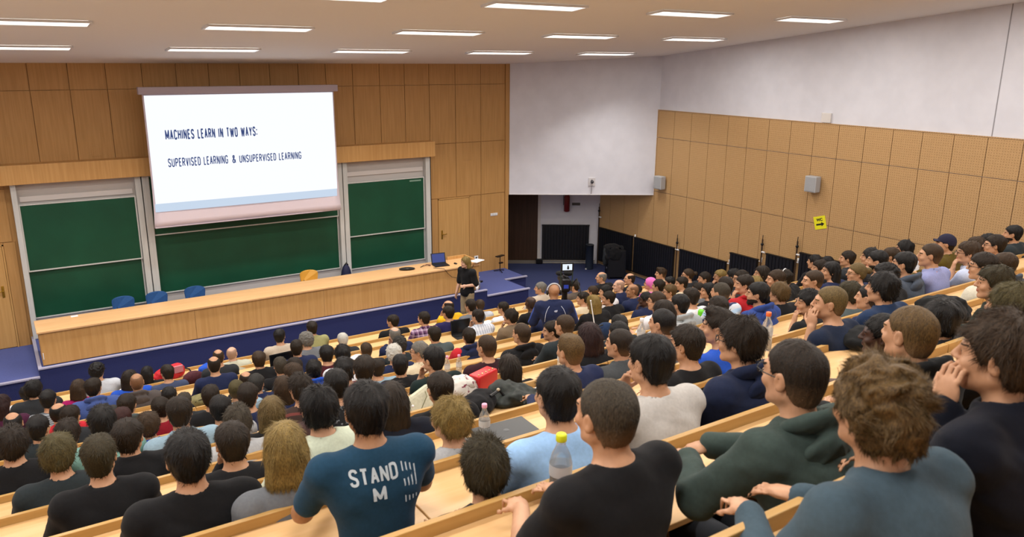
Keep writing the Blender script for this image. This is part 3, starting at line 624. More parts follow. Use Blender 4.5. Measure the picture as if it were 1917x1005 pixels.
# hair lives in the head frame (origin at the head centre, face towards +y)
def hair_mesh(style, res, seed=0):
    lim = dict(long=(.15, .17, .34), bob=(.14, .16, .20), bigcurly=(.17, .19, .20), bun=(.12, .22, .15)).get(style, (.125, .155, .145))
    g = Grid(np.arange(-lim[0], lim[0]+res, res), np.arange(-lim[1], .135, res), np.arange(-lim[2], .17, res)); X, Y, Z = g.X, g.Y, g.Z; one = 0*(X+Y+Z)
    t = dict(buzz=.007, ring=.006, short=.015, flat=.012, quiff=.014, messy=.018, curly=.022, bigcurly=.024, long=.016, bob=.020, bun=.012, band=.018, cap=.010, hat=.014, bald=.003)[style]
    fade = style in ('buzz', 'short', 'flat', 'quiff', 'ring', 'band'); tw = np.clip((Z+.055)/.125, .18, 1.0) if fade else 1.0
    d = ell(g, (0, -.016, .032), (.0775, .0985, .0865))-(t*tw).astype(F32) if fade else ell(g, (0, -.016, .032), (.077+t, .098+t, .086+t*1.1))
    d = smin(d, ell(g, (0, -.045, -.020), (.066+t*.7, .058+t, .075)) if not fade else ell(g, (0, -.045, -.020), (.066, .060, .078))-(t*tw*.8).astype(F32), .03)                 # occiput and nape
    # hairline height as a function of depth: nape, behind the ear, temple, forehead
    yy = np.array([-.16, -.09, -.05, -.030, -.012, .012, .030, .050, .075, .10])
    zl = dict(buzz=[-.088, -.088, -.075, -.045, .018, .020, -.004, .040, .060, .075], ring=[-.085, -.085, -.07, -.04, .018, .02, -.0, .05, .3, .3]).get(style, [-.098, -.096, -.080, -.045, .014, .014, -.012, .034, .055, .062])
    if style in ('messy', 'curly', 'bigcurly'): zl = [-.112, -.108, -.095, -.065, -.010, -.006, -.022, .024, .046, .052]
    if style in ('long', 'bob'): zl = [-.33, -.33, -.32, -.30, -.28, -.14, -.02, .034, .054, .060]
    if style == 'bob': zl = [-.15, -.15, -.15, -.145, -.14, -.11, -.02, .032, .052, .058]
    if style == 'bun': zl = [-.075, -.072, -.06, -.04, .0, .014, .02, .034, .055, .062]
    line = np.interp(np.asarray(g.ax[1]), yy, zl).astype(F32)[None, :, None]
    if style in ('long', 'bob'):
        drop = .30 if style == 'long' else .13
        q = np.clip(-(Z-.0)/drop, 0, 1)
        sh = np.sqrt((X/(.098+.014*q))**2+((Y+.056+.014*q)/(.078-.008*q))**2)-1
        col = smax((sh*.085).astype(F32)+one, np.maximum(Z-.03, -drop-Z)+one, .03)
        d = smin(d, col, .03)
        d = smax(d, -(rcone(g, (0, .075, .0), (0, .075, -.4), .066, .072)), .012)
    if style == 'flat':
        d = smax(d, (Z-.118)+one, .012); d = smin(d, smax(ell(g, (0, -.005, .085), (.072, .088, .05)), (Z-.122)+one, .01), .01)
    if style == 'quiff':
        d = smin(d, ell(g, (0, .035, .105), (.058, .062, .036), rotx(.25)), .025); zc = .055
    if style == 'bun': d = smin(d, ell(g, (0, -.150, .035), (.038, .040, .038)), .015)
    # strands: noise stretched along the fall of the hair
    if style in ('curly', 'bigcurly'):
        f = 34 if style == 'curly' else 24; a = .010 if style == 'curly' else .016
        wx, wy, wz = X+.02*np.sin(Z*60+Y*30), Y+.02*np.sin(X*55+Z*30), Z+.02*np.sin(Y*60+X*30)
        d = d+a*vnoise(wx*f+seed+one, wy*f+one, wz*f+one)+a*.55*vnoise(wx*f*2.3+one, wy*f*2.3+seed+one, wz*f*2.3+one)
    elif style not in ('cap', 'hat', 'bald'):
        a = dict(buzz=.003, ring=.003, short=.005, flat=.003, quiff=.005, messy=.009, long=.005, bob=.005, bun=.004, band=.006)[style]
        th = np.arctan2(Y+.03, X); 
        d = d+a*vnoise(X*22+seed*1.7+one, Y*22+one, Z*9+one)+a*.6*vnoise(th*9+seed+one, (Z+Y*.5)*8+one, np.sqrt(X*X+Y*Y)*30+one)+a*.35*vnoise(X*60+one, Y*30+seed+one, Z*14+one)
    if style in ('cap', 'hat'): line = np.interp(np.asarray(g.ax[1]), yy, [-.02, -.015, -.005, .004, .012, .018, .022, .028, .036, .04] if style == 'cap' else [-.14]*4+[-.12, -.10, -.07, -.02, .06, .07]).astype(F32)[None, :, None]
    cut = (line-Z)+one
    cut = cut+(.004 if style in ('buzz', 'short', 'flat') else .008)*vnoise(X*40+seed+one, Y*40+one, Z*40+one)
    d = smax(d, cut, .008)
    if style == 'ring': d = smax(d, -ell(g, (0, .0, .120), (.062, .105, .075)), .008)
    if style in ('cap',): d = smin(d, smax(ell(g, (0, .100, .040), (.066, .075, .010)), (.04-Y)+one, .01), .006)
    V, Q = net(d, g.ax); T = None
    if style not in ('cap', 'hat', 'bald'): V, Q, T = strands(V, Q, style, 2 if res < .006 else 1 if res < .008 else 0, seed)
    me = to_mesh('hair', V, Q, T); me.materials.append(None); return me

HAIRC = {k: noisy('hair_'+k, a, b, (230, 230, 70), 3, r_+.12, .25, .3, .7, spec=.25) for k, a, b, r_ in (
    ('black', '#080706', '#15110f', .45), ('darkbrown', '#100b06', '#281c0f', .5), ('brown', '#1f160d', '#3f2d1a', .5), ('lightbrown', '#352714', '#644d2a', .5), ('olive', '#2c2716', '#544b2b', .55),
    ('darkolive', '#1b170d', '#3a321c', .55), ('blond', '#50401f', '#8d7640', .5), ('darkblond', '#3d311a', '#6e5b35', .5), ('auburn', '#1c0b09', '#3d1b16', .5), ('darkred', '#160a09', '#2d1413', .5),
    ('grey', '#4a4742', '#7d7a73', .6), ('darkgrey', '#1a1917', '#383632', .6), ('greybrown', '#221e18', '#463e32', .6), ('white', '#9b9a93', '#c8c5bc', .6), ('pinkhat', '#c95fa8', '#dd7abb', .8), ('navycap', '#1b1a2b', '#27263b', .8), ('none', '#a07858', '#a88060', .5))}
def fade_hair(hc, skin):
    """cropped hair that thins out to the skin at nape and temples"""
    k = 'fade_%s_%s' % (hc, skin)
    if k in _M: return _M[k]
    m = HAIRC[hc].copy(); m.name = k; _M[k] = m; nt = m.node_tree; b = nt.nodes['Principled BSDF']; src = b.inputs['Base Color'].links[0].from_socket; L = nt.links.new
    tc = nt.nodes.new('ShaderNodeTexCoord'); sp = nt.nodes.new('ShaderNodeSeparateXYZ'); L(tc.outputs['Object'], sp.inputs[0])
    n = nt.nodes.new('ShaderNodeTexNoise'); n.inputs['Scale'].default_value = 160; L(tc.outputs['Object'], n.inputs['Vector'])
    a = nt.nodes.new('ShaderNodeMath'); a.operation = 'MULTIPLY_ADD'; a.inputs[1].default_value = .05; L(n.outputs['Fac'], a.inputs[0]); L(sp.outputs[2], a.inputs[2])
    r = nt.nodes.new('ShaderNodeMapRange'); r.inputs['From Min'].default_value = -.065; r.inputs['From Max'].default_value = .035; r.inputs['To Min'].default_value = .55; r.inputs['To Max'].default_value = 0; L(a.outputs[0], r.inputs['Value'])
    x = nt.nodes.new('ShaderNodeMix'); x.data_type = 'RGBA'; x.inputs[7].default_value = (*srgb({'l': '#93704f', 'p': '#9c7a62', 't': '#7a583c', 'd': '#33211a'}[skin]), 1)
    L(r.outputs[0], x.inputs[0]); L(src, x.inputs[6]); L(x.outputs[2], b.inputs['Base Color']); return m
SKIN = {k: noisy('skin_'+k, a, b, (14, 14, 14), 3, .5, .03, spec=.4) for k, a, b in (('l', '#ad8060', '#bd9070'), ('p', '#bd9279', '#cba28a'), ('t', '#94694a', '#a57a58'), ('d', '#3a241a', '#4a3024'))}
LIP = {k: mat('lip_'+k, c, .4) for k, c in (('l', '#a0604e'), ('p', '#ad6a5e'), ('t', '#85503c'), ('d', '#43251f'))}
EYEM = mat('eye_dark', '#2a221d', .25)
_CL = dict(beige='#a89c8c', black='#141416', black2='#0f1011', blackteal='#12201f', bluehood='#3c4f85', bluehood2='#2a3f7c', charcoal='#26282b', cream='#c4b79c', crimson='#7d1724', darkgreen='#16221b', darkred='#3d141a',
    darkslate='#22282b', denim='#1c2c48', denimgrey='#3b4b55', greengrey='#34403c', grey='#63666b', greybrown='#494341', greycyan='#3c3f41', hoodgrey='#8f9597', lavender='#8187b0', lightblue='#8fb4dd', lightgrey='#a9adb3',
    magenta='#8c1250', maroon='#2c141c', mint='#b9c2ae', mustard='#4a3c10', navy='#1b2340', navyblack='#10131d', navygrey='#39425c', navyheather='#182038', navypurple='#221f48', navyred='#1b2340', navytee='#182134', offwhite='#b9b4a4',
    olivegreen='#87855a', paleblue='#aab3c9', palegrey='#9a9c9e', paleolive='#a7a796', plum='#3d1830', red='#a8222c', redblack='#9e1c24', royal='#2149a8', skyblue='#7f97a6', slategrey='#434b57', taupe='#6b5b48', taupegrey='#4f463e', teal='#6d938a',
    tealgrey='#454f50', tealprint='#1b3a50', white='#d2d3d8', whitegrey='#b3b0ac', yellow='#c79a1c', pinkhat='#d76fb4')
def cloth(k):
    if k == 'stripegrey': return bands('cloth_stripegrey', ['#9aa0a6', '#5d646b'], 2, .022)
    if k == 'stripeblue': return bands('cloth_stripeblue', ['#a8c4e0', '#c3c9d2', '#242c52', '#c3c9d2'], 2, .16)
    if k == 'stripebrown': return bands('cloth_stripebrown', ['#3a2c28', '#3a2c28', '#6e3a36', '#3a2c28'], 2, .07)
    if k == 'plaid': return bands('cloth_plaid', ['#3b2040', '#6d4a6e', '#b9a3b8'], 2, .08, axis2=0, period2=.08, col2=['#2c1834', '#5f3c60', '#a890a8'])
    if k == 'checkwhite': return bands('cloth_check', ['#c9ced8', '#c9ced8', '#6d7890'], 0, .045, axis2=2, period2=.09, col2=['#d5d8de', '#b9bfca'])
    if k == 'patternblack': return noisy('cloth_patternblack', '#121316', '#6f7378', (30, 30, 30), 2, .85, 0, .56, .6)
    c = _CL[k]; return noisy('cloth_'+k, c, '#%02x%02x%02x' % tuple(min(255, int(int(c[i:i+2], 16)*1.05+3)) for i in (1, 3, 5)), (70, 70, 70), 4, .88, .05, .3, .7, spec=.15, sheen=.04)
TROU = mat('trousers_dark', '#1c2027', .9)
GLASSM = mat('spectacle_frame', '#101012', .35)
_mesh = {}
def cached(key, fn):
    if key not in _mesh: _mesh[key] = fn()
    return _mesh[key]
def glasses_mesh():
    m = MB()
    for s in (-1, 1):
        pts = [(s*.034+.021*math.cos(a), .108-.006*abs(math.cos(a)), .003+.016*math.sin(a)) for a in np.linspace(0, 2*math.pi, 13)]
        m.tube(pts, .0022, 5); m.tube([(s*.056, .104, .008), (s*.080, .06, .010), (s*.084, -.01, .010)], .0022, 5)
    m.tube([(-.013, .112, .006), (.013, .112, .006)], .0022, 5)
    o = m.build('glasses', GLASSM); me = o.data; bpy.data.objects.remove(o); return me
def beard_mesh(res=.006):
    g = Grid(np.arange(-.085, .09, res), np.arange(-.02, .125, res), np.arange(-.14, .0, res)); one = 0*(g.X+g.Y+g.Z)
    d = ell(g, (0, .026, -.038), (.0635, .0720, .083))
    for q in (-1, 1): d = smin(d, rcone(g, (q*.050, -.002, -.055), (q*.018, .067, -.095), .0245, .0205), .02)
    d = smin(d, ell(g, (0, .076, -.101), (.024, .021, .021)), .015)
    d = d+.003*vnoise(g.X*50+one, g.Y*50+one, g.Z*30+one)
    d = smax(d, (g.Z+.038+np.maximum(0, (g.Y-.045))*.35)+one, .01); d = smax(d, -ell(g, (0, .105, -.056), (.024, .03, .012)), .006); d = smax(d, -ell(g, (0, .04, .0), (.03, .09, .05)), .01)
    V, Q = net(d, g.ax); me = to_mesh('beard', V, Q); me.materials.append(None); return me

def put_person(X, Y, Z, floor, hair, hc, shirt, sc, yaw, kind, skin, extra, label, lod, rz=0.0, sclamp=(.94, 1.06), group=None, seed=0, lean=None, trous=None, head_sc=1.0):
    fine, coarse, hres, sres = ((.0105, .024, .0085, .021), (.0085, .021, .007, .017), (.0055, .016, .0045, .0105))[lod]
    uniq = label if lod == 2 else ''
    J = pose(kind, lean, yaw)
    bme = cached(('body', kind, yaw, lod, lean), lambda: body_mesh('person', J, fine, coarse))
    p = bpy.data.objects.new('person', bme); COL.objects.link(p)
    for i, m in enumerate((SKIN[skin], EYEM, HAIRC[hc if hc not in ('none', 'pinkhat', 'navycap') else 'darkbrown'], LIP[skin])):
        p.material_slots[i].link = 'OBJECT'; p.material_slots[i].material = m
    h = J['head']; s = min(sclamp[1], max(sclamp[0], (Z-floor)/h[2]))
    Rz = rotz(rz); hh = Rz@h*s
    p.location = (X-hh[0], Y-hh[1], Z-hh[2]); p.rotation_euler = (0, 0, rz); p.scale = (s*(1+.05*math.sin(seed*2.3)), s, s)
    tag(p, label, 'person', group)
    sm = cached(('shirt', kind, shirt, lod, lean, uniq, seed % 3 if lod else 0), lambda: shirt_mesh('shirt', J, shirt, sres, seed % 3))
    so_ = linked('shirt', sm, cloth(sc), p, (0, 0, 0))
    if shirt == 'hoodie':
        hm = cached(('hood', kind, lod, lean), lambda: hood_mesh('hood', J, sres*.62)); linked('hood', hm, cloth(sc), so_, (0, 0, 0))
    if J['sit']: linked('trousers', cached(('tr', kind[0] == 'S'), lambda: trouser_mesh('trousers', J, .028)), TROU, p, (0, 0, 0))
    hy = math.radians(yaw)
    if hair == 'bald': linked('hair', cached(('hair', 'ring', lod, 0), lambda: hair_mesh('ring', hres, 0)), mat('stubble_'+skin, {'l': '#7a5a45', 'p': '#9b7c68', 't': '#6e4d33', 'd': '#2a1a14'}[skin], .6), p, tuple(h), (0, 0, hy), (.955, .955, .955))
    else:
        st = 'band' if hair == 'band' else hair
        hs = seed % 4 if lod else seed % 2
        ho = linked('cap' if hair == 'cap' else 'hood' if hair == 'hat' else 'hair', cached(('hair', st, lod, hs), lambda: hair_mesh(st, hres, hs*5.3)), fade_hair(hc, skin) if st in ('buzz', 'flat', 'quiff') else HAIRC[hc], p, tuple(h), (0, 0, hy), (head_sc,)*3)
        if hair == 'cap': linked('hair', cached(('hair', 'buzz', lod, 0), lambda: hair_mesh('buzz', hres, 0)), HAIRC['darkbrown'], p, tuple(h), (0, 0, hy))
        if hair == 'band':
            b = MB(); b.tube([(.098*math.sin(a), -.005, .04+.098*math.cos(a)) for a in np.linspace(-1.5, 1.5, 13)], .008, 6); o = b.build('headband', WHITEP, ho, True)
    if extra == 'glasses': linked('glasses', cached('glasses', glasses_mesh), None, p, tuple(h), (0, 0, hy))
    if extra == 'beard': linked('beard', cached('beard', beard_mesh), HAIRC['darkbrown'], p, tuple(h), (0, 0, hy))
    return p, so_, J
PEOPLE = [
    (1,0.02,12.81,1.17,'short','black','sweater','white',-25,'A','l',None,'person in white sweater half hidden by the charcoal jacket'),
    (1,0.96,12.91,1.28,'curly','black','sweater','lightgrey',-25,'A','l',None,'front row person with curly black hair and light grey sweatshirt'),
    (1,1.63,12.77,1.14,'long','black','sweater','black',-25,'A','l',None,'front woman with long straight black hair beside the red backpack'),
    (1,2.93,12.77,1.20,'bald','none','jacket','paleolive',-25,'A','p',None,'bald man in a pale grey green jacket in the front rows'),
    (1,3.76,12.85,1.32,'short','black','sweater','beige',-25,'A','l',None,'front person with black hair in a beige sweater before the dark laptop'),
    (1,4.35,12.91,1.34,'short','darkbrown','collar','olivegreen',-10,'A','l',None,'front row man in an olive green shirt'),
    (1,5.85,12.81,1.22,'short','darkbrown','sweater','black',30,'B','l',None,'man in black sweater leaning sideways in the second row'),
    (1,7.04,12.85,1.29,'ring','darkbrown','sweater','yellow',30,'H','l',None,'balding man in yellow with hands at his face'),
    (1,7.74,12.81,1.21,'short','brown','sweater','lightgrey',-10,'A','l',None,'brown haired person in light grey beside the grey top'),
    (1,9.23,12.85,1.32,'short','grey','jacket','beige',50,'A','l',None,'grey haired man in a beige jacket facing left'),
    (1,10.10,12.81,1.24,'short','darkbrown','jacket','taupegrey',30,'A','l',None,'dark haired person in a grey brown jacket by the video camera'),
    (1,10.87,12.85,1.31,'ring','grey','jacket','black',50,'A','l',None,'balding man in black suit looking left near the aisle'),
    (2,0.10,11.90,1.55,'messy','black','jacket','charcoal',-25,'A','l',None,'person with full black hair in a charcoal jacket beside white sweater'),
    (2,0.63,11.82,1.47,'bob','brown','sweater','magenta',-25,'A','l',None,'woman with brown bobbed hair in a magenta top'),
    (2,1.28,11.86,1.46,'long','darkbrown','sweater','royal',-25,'A','l',None,'long haired woman in a bright blue top by the paper cup'),
    (2,1.77,11.82,1.45,'short','darkbrown','tee','navygrey',15,'A','l',None,'short haired man in navy and grey shirt before the red backpack'),
    (2,2.54,11.96,1.49,'ring','brown','sweater','charcoal',-10,'A','l',None,'reddish brown thinning head behind the navy sweater man'),
    (2,3.90,11.90,1.52,'curly','grey','sweater','grey',15,'A','l',None,'grey curly haired person in a grey top behind the olive shirt'),
    (2,4.49,11.82,1.43,'short','white','sweater','charcoal',0,'A','l',None,'person with white hair in the second row'),
    (2,6.03,11.90,1.50,'short','darkbrown','collar','plaid',30,'A','l',None,'person in a purple plaid shirt'),
    (2,6.52,11.90,1.52,'short','darkbrown','sweater','navypurple',15,'A','l',None,'dark haired person in navy behind the yellow sweater'),
    (2,7.02,11.96,1.55,'short','darkbrown','sweater','grey',15,'A','l',None,'dark haired person in grey in front of the striped shirt'),
    (2,7.64,11.82,1.44,'short','darkbrown','sweater','white',30,'A','l','glasses','man with glasses in a white shirt leaning on the desk'),
    (2,9.78,11.82,1.42,'short','brown','sweater','charcoal',30,'A','l',None,'brown haired man beside the blond woman'),
    (2,10.80,11.86,1.52,'ring','darkbrown','jacket','black',50,'H','l',None,'balding man in black with his hand on his chin'),
    (2,11.69,11.86,1.51,'quiff','brown','collar','cream',50,'A','l',None,'man with a tall brown quiff facing left'),
    (3,-0.27,11.01,1.76,'long','darkred','sweater','plum',-25,'A','l',None,'person with dark reddish hair and plum top at the left edge'),
    (3,0.23,10.95,1.73,'short','black','tee','stripegrey',-25,'A','l',None,'person with black hair in a grey striped shirt, far left rows'),
    (3,0.75,11.01,1.75,'short','darkbrown','hoodie','bluehood',-25,'A','l',None,'dark haired person in a blue hooded sweatshirt beside the magenta top'),
    (3,1.26,10.95,1.73,'bald','none','hoodie','greybrown',-10,'A','t',None,'bald man in a grey brown hoodie in the second row'),
    (3,2.27,11.01,1.74,'ring','darkbrown','sweater','navy',-10,'A','l',None,'man with thinning dark crown in a navy sweater, front left'),
    (3,2.88,10.95,1.71,'short','brown','jacket','black',-10,'A','l',None,'short brown haired person in a dark jacket right of pale jacket'),
    (3,3.46,11.01,1.75,'short','darkbrown','jacket','navy',-25,'A','l',None,'dark haired person in navy left of the grey curly hair'),
    (3,5.01,10.91,1.70,'ring','grey','sweater','navy',-10,'H','p',None,'man with pink bald crown and grey sides in navy'),
    (3,6.57,10.95,1.71,'short','darkbrown','collar','checkwhite',15,'H','l',None,'man in a white striped shirt working at the laptop'),
    (3,7.70,11.01,1.74,'bald','none','tee','black',0,'A','d',None,'dark skinned bald man in a black shirt'),
    (3,8.77,10.87,1.69,'short','darkbrown','sweater','cream',50,'A','l',None,'dark haired person in cream right of the camera operator'),
    (3,9.34,10.91,1.72,'short','black','collar','white',50,'A','l',None,'black haired man in suit with white collar'),
    (3,9.81,11.07,1.72,'bald','none','jacket','navy',50,'A','p',None,'grey stubbled bald man in navy suit'),
    (3,10.48,10.91,1.70,'hat','pinkhat','sweater','pinkhat',30,'A','l',None,'person in a bright pink hood'),
    (3,10.96,10.87,1.66,'short','black','sweater','black',50,'A','l',None,'black haired person right of the quiff'),
    (3,11.50,10.91,1.73,'bun','brown','sweater','charcoal',50,'A','l','glasses','woman with glasses and brown hair tied back'),
    (4,0.29,9.95,1.93,'ring','black','collar','red',-25,'A','l',None,'person with thinning black hair and red collar behind striped shirt'),
    (4,0.85,9.91,1.78,'short','darkgrey','sweater','charcoal',-25,'A','l',None,'dark grey haired person left of the teal grey hood'),
    (4,1.48,9.91,1.87,'short','black','sweater','black',-10,'A','l',None,'black haired person in black behind the navy and grey shirt'),
    (4,2.42,9.91,1.87,'ring','darkbrown','jacket','patternblack',-10,'A','l',None,'thinning dark head in a patterned black jacket'),
    (4,2.89,9.95,1.95,'short','greybrown','jacket','black',-10,'A','l',None,'grey brown haired person behind the dark laptop'),
    (4,3.55,9.99,1.97,'short','black','sweater','darkred',-10,'A','l',None,'black haired person in a dark red shirt, middle left'),
    (4,4.12,9.95,1.92,'buzz','brown','sweater','charcoal',-10,'A','l',None,'brown buzz cut head in the middle rows'),
    (4,4.62,9.91,1.92,'curly','darkgrey','sweater','darkslate',0,'A','l',None,'person with dark grey curly hair behind the bald crown'),
    (4,5.21,9.95,1.95,'short','darkbrown','collar','tealgrey',0,'A','l',None,'dark haired man in a dark teal grey shirt beside the phone'),
    (4,6.60,9.99,1.97,'messy','darkbrown','jacket','taupe',30,'H','l',None,'man with brown hair in a taupe jacket'),
    (4,7.31,10.05,1.96,'short','brown','sweater','navy',15,'H','l',None,'brown haired person with a raised arm beside the camera operator'),
    (4,8.59,9.95,1.96,'short','darkbrown','jacket','black',50,'H','l',None,'man in black suit bent forward with hand at mouth'),
    (4,9.23,10.05,1.97,'bald','none','jacket','navy',50,'A','t',None,'clean shaven bald man in a dark blue jacket'),
    (4,9.86,10.05,1.96,'short','darkbrown','sweater','charcoal',30,'A','l',None,'dark haired person behind the pink hood'),
    (4,10.34,9.95,1.96,'short','darkbrown','sweater','cream',50,'A','l',None,'dark haired man in cream facing left'),
    (4,10.89,9.91,1.98,'short','darkbrown','sweater','black',50,'H','l',None,'brown haired person resting face on a fist'),
    (4,11.36,9.95,1.95,'short','blond','sweater','navy',50,'H','l','glasses','blond person with glasses resting face on a hand'),
    (5,-0.15,9.04,2.28,'ring','black','sweater','black',-10,'A','l',None,'balding person with black side hair at the far left'),
    (5,0.37,9.04,2.23,'short','darkbrown','sweater','charcoal',-25,'A','l',None,'short haired person in dark top right of the red collar'),
    (5,0.92,9.04,2.23,'short','darkbrown','hoodie','tealgrey',-25,'A','l',None,'person with short brown hair in a grey teal hoodie, pale earphone wire'),
    (5,1.49,8.96,2.15,'short','greybrown','sweater','charcoal',-25,'A','l',None,'grey brown haired head just behind the light blue shirt man'),
    (5,2.31,8.96,2.19,'short','darkgrey','jacket','navy',-25,'A','l',None,'dark grey haired person right of the olive blond buzz cut'),
    (5,2.80,9.04,2.26,'short','darkbrown','jacket','darkslate',-10,'A','l',None,'dark brown haired person right of the dark laptop'),
    (5,3.44,9.10,2.28,'messy','black','collar','white',0,'A','l',None,'black haired person with white collar and red scarf'),
    (5,4.09,8.96,2.20,'curly','white','sweater','navy',0,'A','l',None,'person with pale grey curly hair, centre left'),
    (5,5.23,8.96,2.22,'short','darkbrown','hoodie','navyred',0,'A','l',None,'dark haired person in a navy hoodie with a red sleeve'),
    (5,7.50,9.04,2.30,'long','blond','jacket','black',0,'A','l',None,'woman with blond hair in black by the white pole'),
    (5,8.52,8.96,2.21,'short','black','jacket','navy',50,'H','d',None,'dark skinned person with a hand at the face'),
    (5,9.09,9.00,2.24,'short','lightbrown','sweater','charcoal',50,'A','l','glasses','light brown haired man with glasses facing left'),
    (5,9.71,8.96,2.19,'short','darkbrown','sweater','grey',50,'A','l',None,'person partly hidden beside the long black hair'),
    (5,10.66,9.04,2.27,'messy','black','sweater','charcoal',15,'A','l',None,'black haired head against the dark wall radiator'),
    (6,0.06,8.04,2.59,'short','black','jacket','darkslate',-25,'A','l',None,'person with round black hair in a dark slate coat, lower left'),
    (6,0.75,8.00,2.52,'short','auburn','sweater','maroon',-25,'A','l',None,'person with auburn hair half hidden behind the thick black hair'),
    (6,1.13,8.20,2.47,'short','darkbrown','sweater','crimson',-10,'A','l',None,'dark haired person with a crimson collar left of light blue shirt'),
    (6,1.59,8.00,2.56,'short','darkbrown','sweater','black',-25,'A','l',None,'dark haired person behind the navy sweater man'),
    (6,1.93,8.34,2.43,'buzz','olive','sweater','skyblue',-25,'A','l',None,'person with an olive blond buzz cut, left centre'),
    (6,2.45,8.00,2.61,'short','brown','sweater','charcoal',15,'A','l',None,'brown haired person behind the bright blue hood'),
    (6,2.83,8.42,2.44,'messy','black','hoodie','royal',-10,'A','l',None,'black haired person with a bright blue hood'),
    (6,3.43,8.00,2.47,'short','darkbrown','sweater','skyblue',0,'A','l',None,'dark brown haired person in pale blue right of navy shirt man'),
    (6,4.02,8.08,2.53,'short','grey','collar','cream',50,'A','l','glasses','grey haired man with glasses turned to the left'),
    (6,8.89,8.00,2.54,'long','black','sweater','black',50,'A','l',None,'woman with long black hair behind the green bottle'),
    (6,9.71,8.08,2.60,'short','darkbrown','sweater','charcoal',50,'A','l','glasses','person in profile with glasses against the radiators'),
    (6,10.21,8.08,2.60,'long','darkbrown','sweater','black',50,'A','l',None,'woman with long dark hair looking left by the radiators'),
    (6,11.57,8.08,2.61,'short','black','jacket','black',15,'A','l',None,'black haired head near the last radiator'),
    (6,12.01,8.14,2.52,'short','black','sweater','black',15,'A','l',None,'black haired head in front of the profile man by the wall'),
    (7,0.25,7.09,2.89,'messy','darkbrown','sweater','black',-10,'A','l',None,'dark haired person in black in front of the light olive hair'),
    (7,0.86,7.05,2.82,'messy','brown','collar','royal',-25,'A','l',None,'person with tousled brown hair and bright blue collar'),
    (7,1.73,7.05,2.89,'short','darkbrown','sweater','navy',-25,'A','l',None,'dark brown haired person beside the long haired woman'),
    (7,2.12,7.25,2.81,'long','brown','sweater','navy',-10,'A','l',None,'woman with long brown hair in the middle left rows'),
    (7,2.71,7.13,2.91,'messy','black','sweater','crimson',-10,'A','l',None,'dark haired person in crimson left of navy shirt man'),
    (7,3.31,7.09,2.84,'short','black','jacket','black',-25,'A','l',None,'black haired person in black beside the pale shirt'),
    (7,4.81,7.05,2.91,'buzz','brown','hoodie','black',15,'A','l',None,'man with cropped brown hair in a black hoodie'),
    (7,5.27,7.09,2.85,'short','darkbrown','sweater','black',50,'A','l',None,'dark haired man in profile below the camera operator'),
    (7,6.97,7.13,2.92,'short','brown','tee','white',30,'A','l','glasses','brown haired man with glasses in a white shirt'),
    (7,7.51,7.05,2.91,'short','darkbrown','tee','white',15,'A','l',None,'dark haired man in a white shirt by the green bottle'),
    (7,8.26,7.13,2.93,'short','darkbrown','tee','black',0,'A','l',None,'dark haired man with bare nape behind the blond person'),
    (7,8.82,7.09,2.87,'messy','blond','sweater','grey',15,'A','l',None,'blond haired head behind the bearded man in blue'),
    (7,9.41,7.05,2.89,'band','darkbrown','jacket','black',15,'A','l',None,'person with dark hair and a white headband'),
    (7,10.35,7.13,2.89,'messy','darkbrown','sweater','black',50,'A','l',None,'dark haired person in profile in front of black long hair'),
    (7,11.13,7.19,2.92,'short','darkbrown','jacket','charcoal',30,'A','l',None,'dark haired man in a dark jacket in profile by the wall'),
    (8,-0.13,6.18,3.30,'messy','darkbrown','sweater','black',-10,'A','l',None,'large dark brown head in the lower left corner'),
    (8,0.45,6.24,3.29,'messy','black','collar','teal',-10,'A','l',None,'person with thick black hair and a pale teal shirt collar'),
    (8,0.97,6.10,3.29,'short','darkbrown','collar','skyblue',-10,'A','l',None,'man with dark hair in a light blue collared shirt, lower left'),
    (8,1.33,6.36,3.13,'short','black','sweater','palegrey',-10,'A','l',None,'round black haired head with pale collar above bottom left'),
    (8,1.92,6.10,3.27,'messy','darkbrown','sweater','stripebrown',15,'A','l',None,'person with thick brown hair in a brown striped sweater'),
    (8,2.53,6.18,3.28,'short','darkbrown','collar','navy',-10,'A','l',None,'dark brown haired man in navy with white collar above printed shirt'),
    (8,3.18,6.10,3.26,'short','black','tee','blackteal',15,'H','l',None,'man with black hair propping his head on a raised arm'),
    (8,3.78,6.14,3.25,'buzz','brown','sweater','maroon',15,'A','l',None,'brown buzz cut man in a maroon sweater by the red handbag'),
    (8,4.80,6.24,3.25,'buzz','brown','sweater','darkslate',15,'A','l',None,'short brown haired man behind the flat cut hair'),
    (8,5.43,6.10,3.18,'short','black','sweater','darkslate',0,'A','l',None,'round black haired head beside the clear bottle'),
    (8,6.33,6.10,3.26,'short','black','hoodie','hoodgrey',15,'A','l',None,'black haired person in a light grey hoodie'),
    (8,7.04,6.14,3.28,'buzz','greybrown','tee','stripeblue',15,'A','l',None,'grey brown buzz cut man in a blue and white striped shirt'),
    (8,7.57,6.24,3.27,'short','darkbrown','hoodie','redblack',50,'H','l',None,'man with hands at mouth in a red and black hoodie'),
    (8,8.17,6.24,3.25,'short','brown','sweater','black',50,'A','l',None,'brown haired person beside the white headband'),
    (8,9.10,6.10,3.26,'long','black','sweater','navy',50,'A','l',None,'woman with black shoulder length hair, right side'),
    (8,9.97,6.10,3.33,'messy','black','sweater','black',30,'A','l',None,'black haired head left of bearded man by the wall'),
    (8,10.46,6.10,3.28,'short','brown','sweater','charcoal',30,'A','l',None,'brown haired person facing left behind the grey hoodie'),
    (8,10.93,6.18,3.31,'messy','black','sweater','white',30,'A','l',None,'black haired head highest by the wall left of lavender shirt'),
    (9,0.12,5.18,3.60,'messy','olive','sweater','darkslate',-25,'A','l',None,'person with light olive brown hair at the bottom left'),
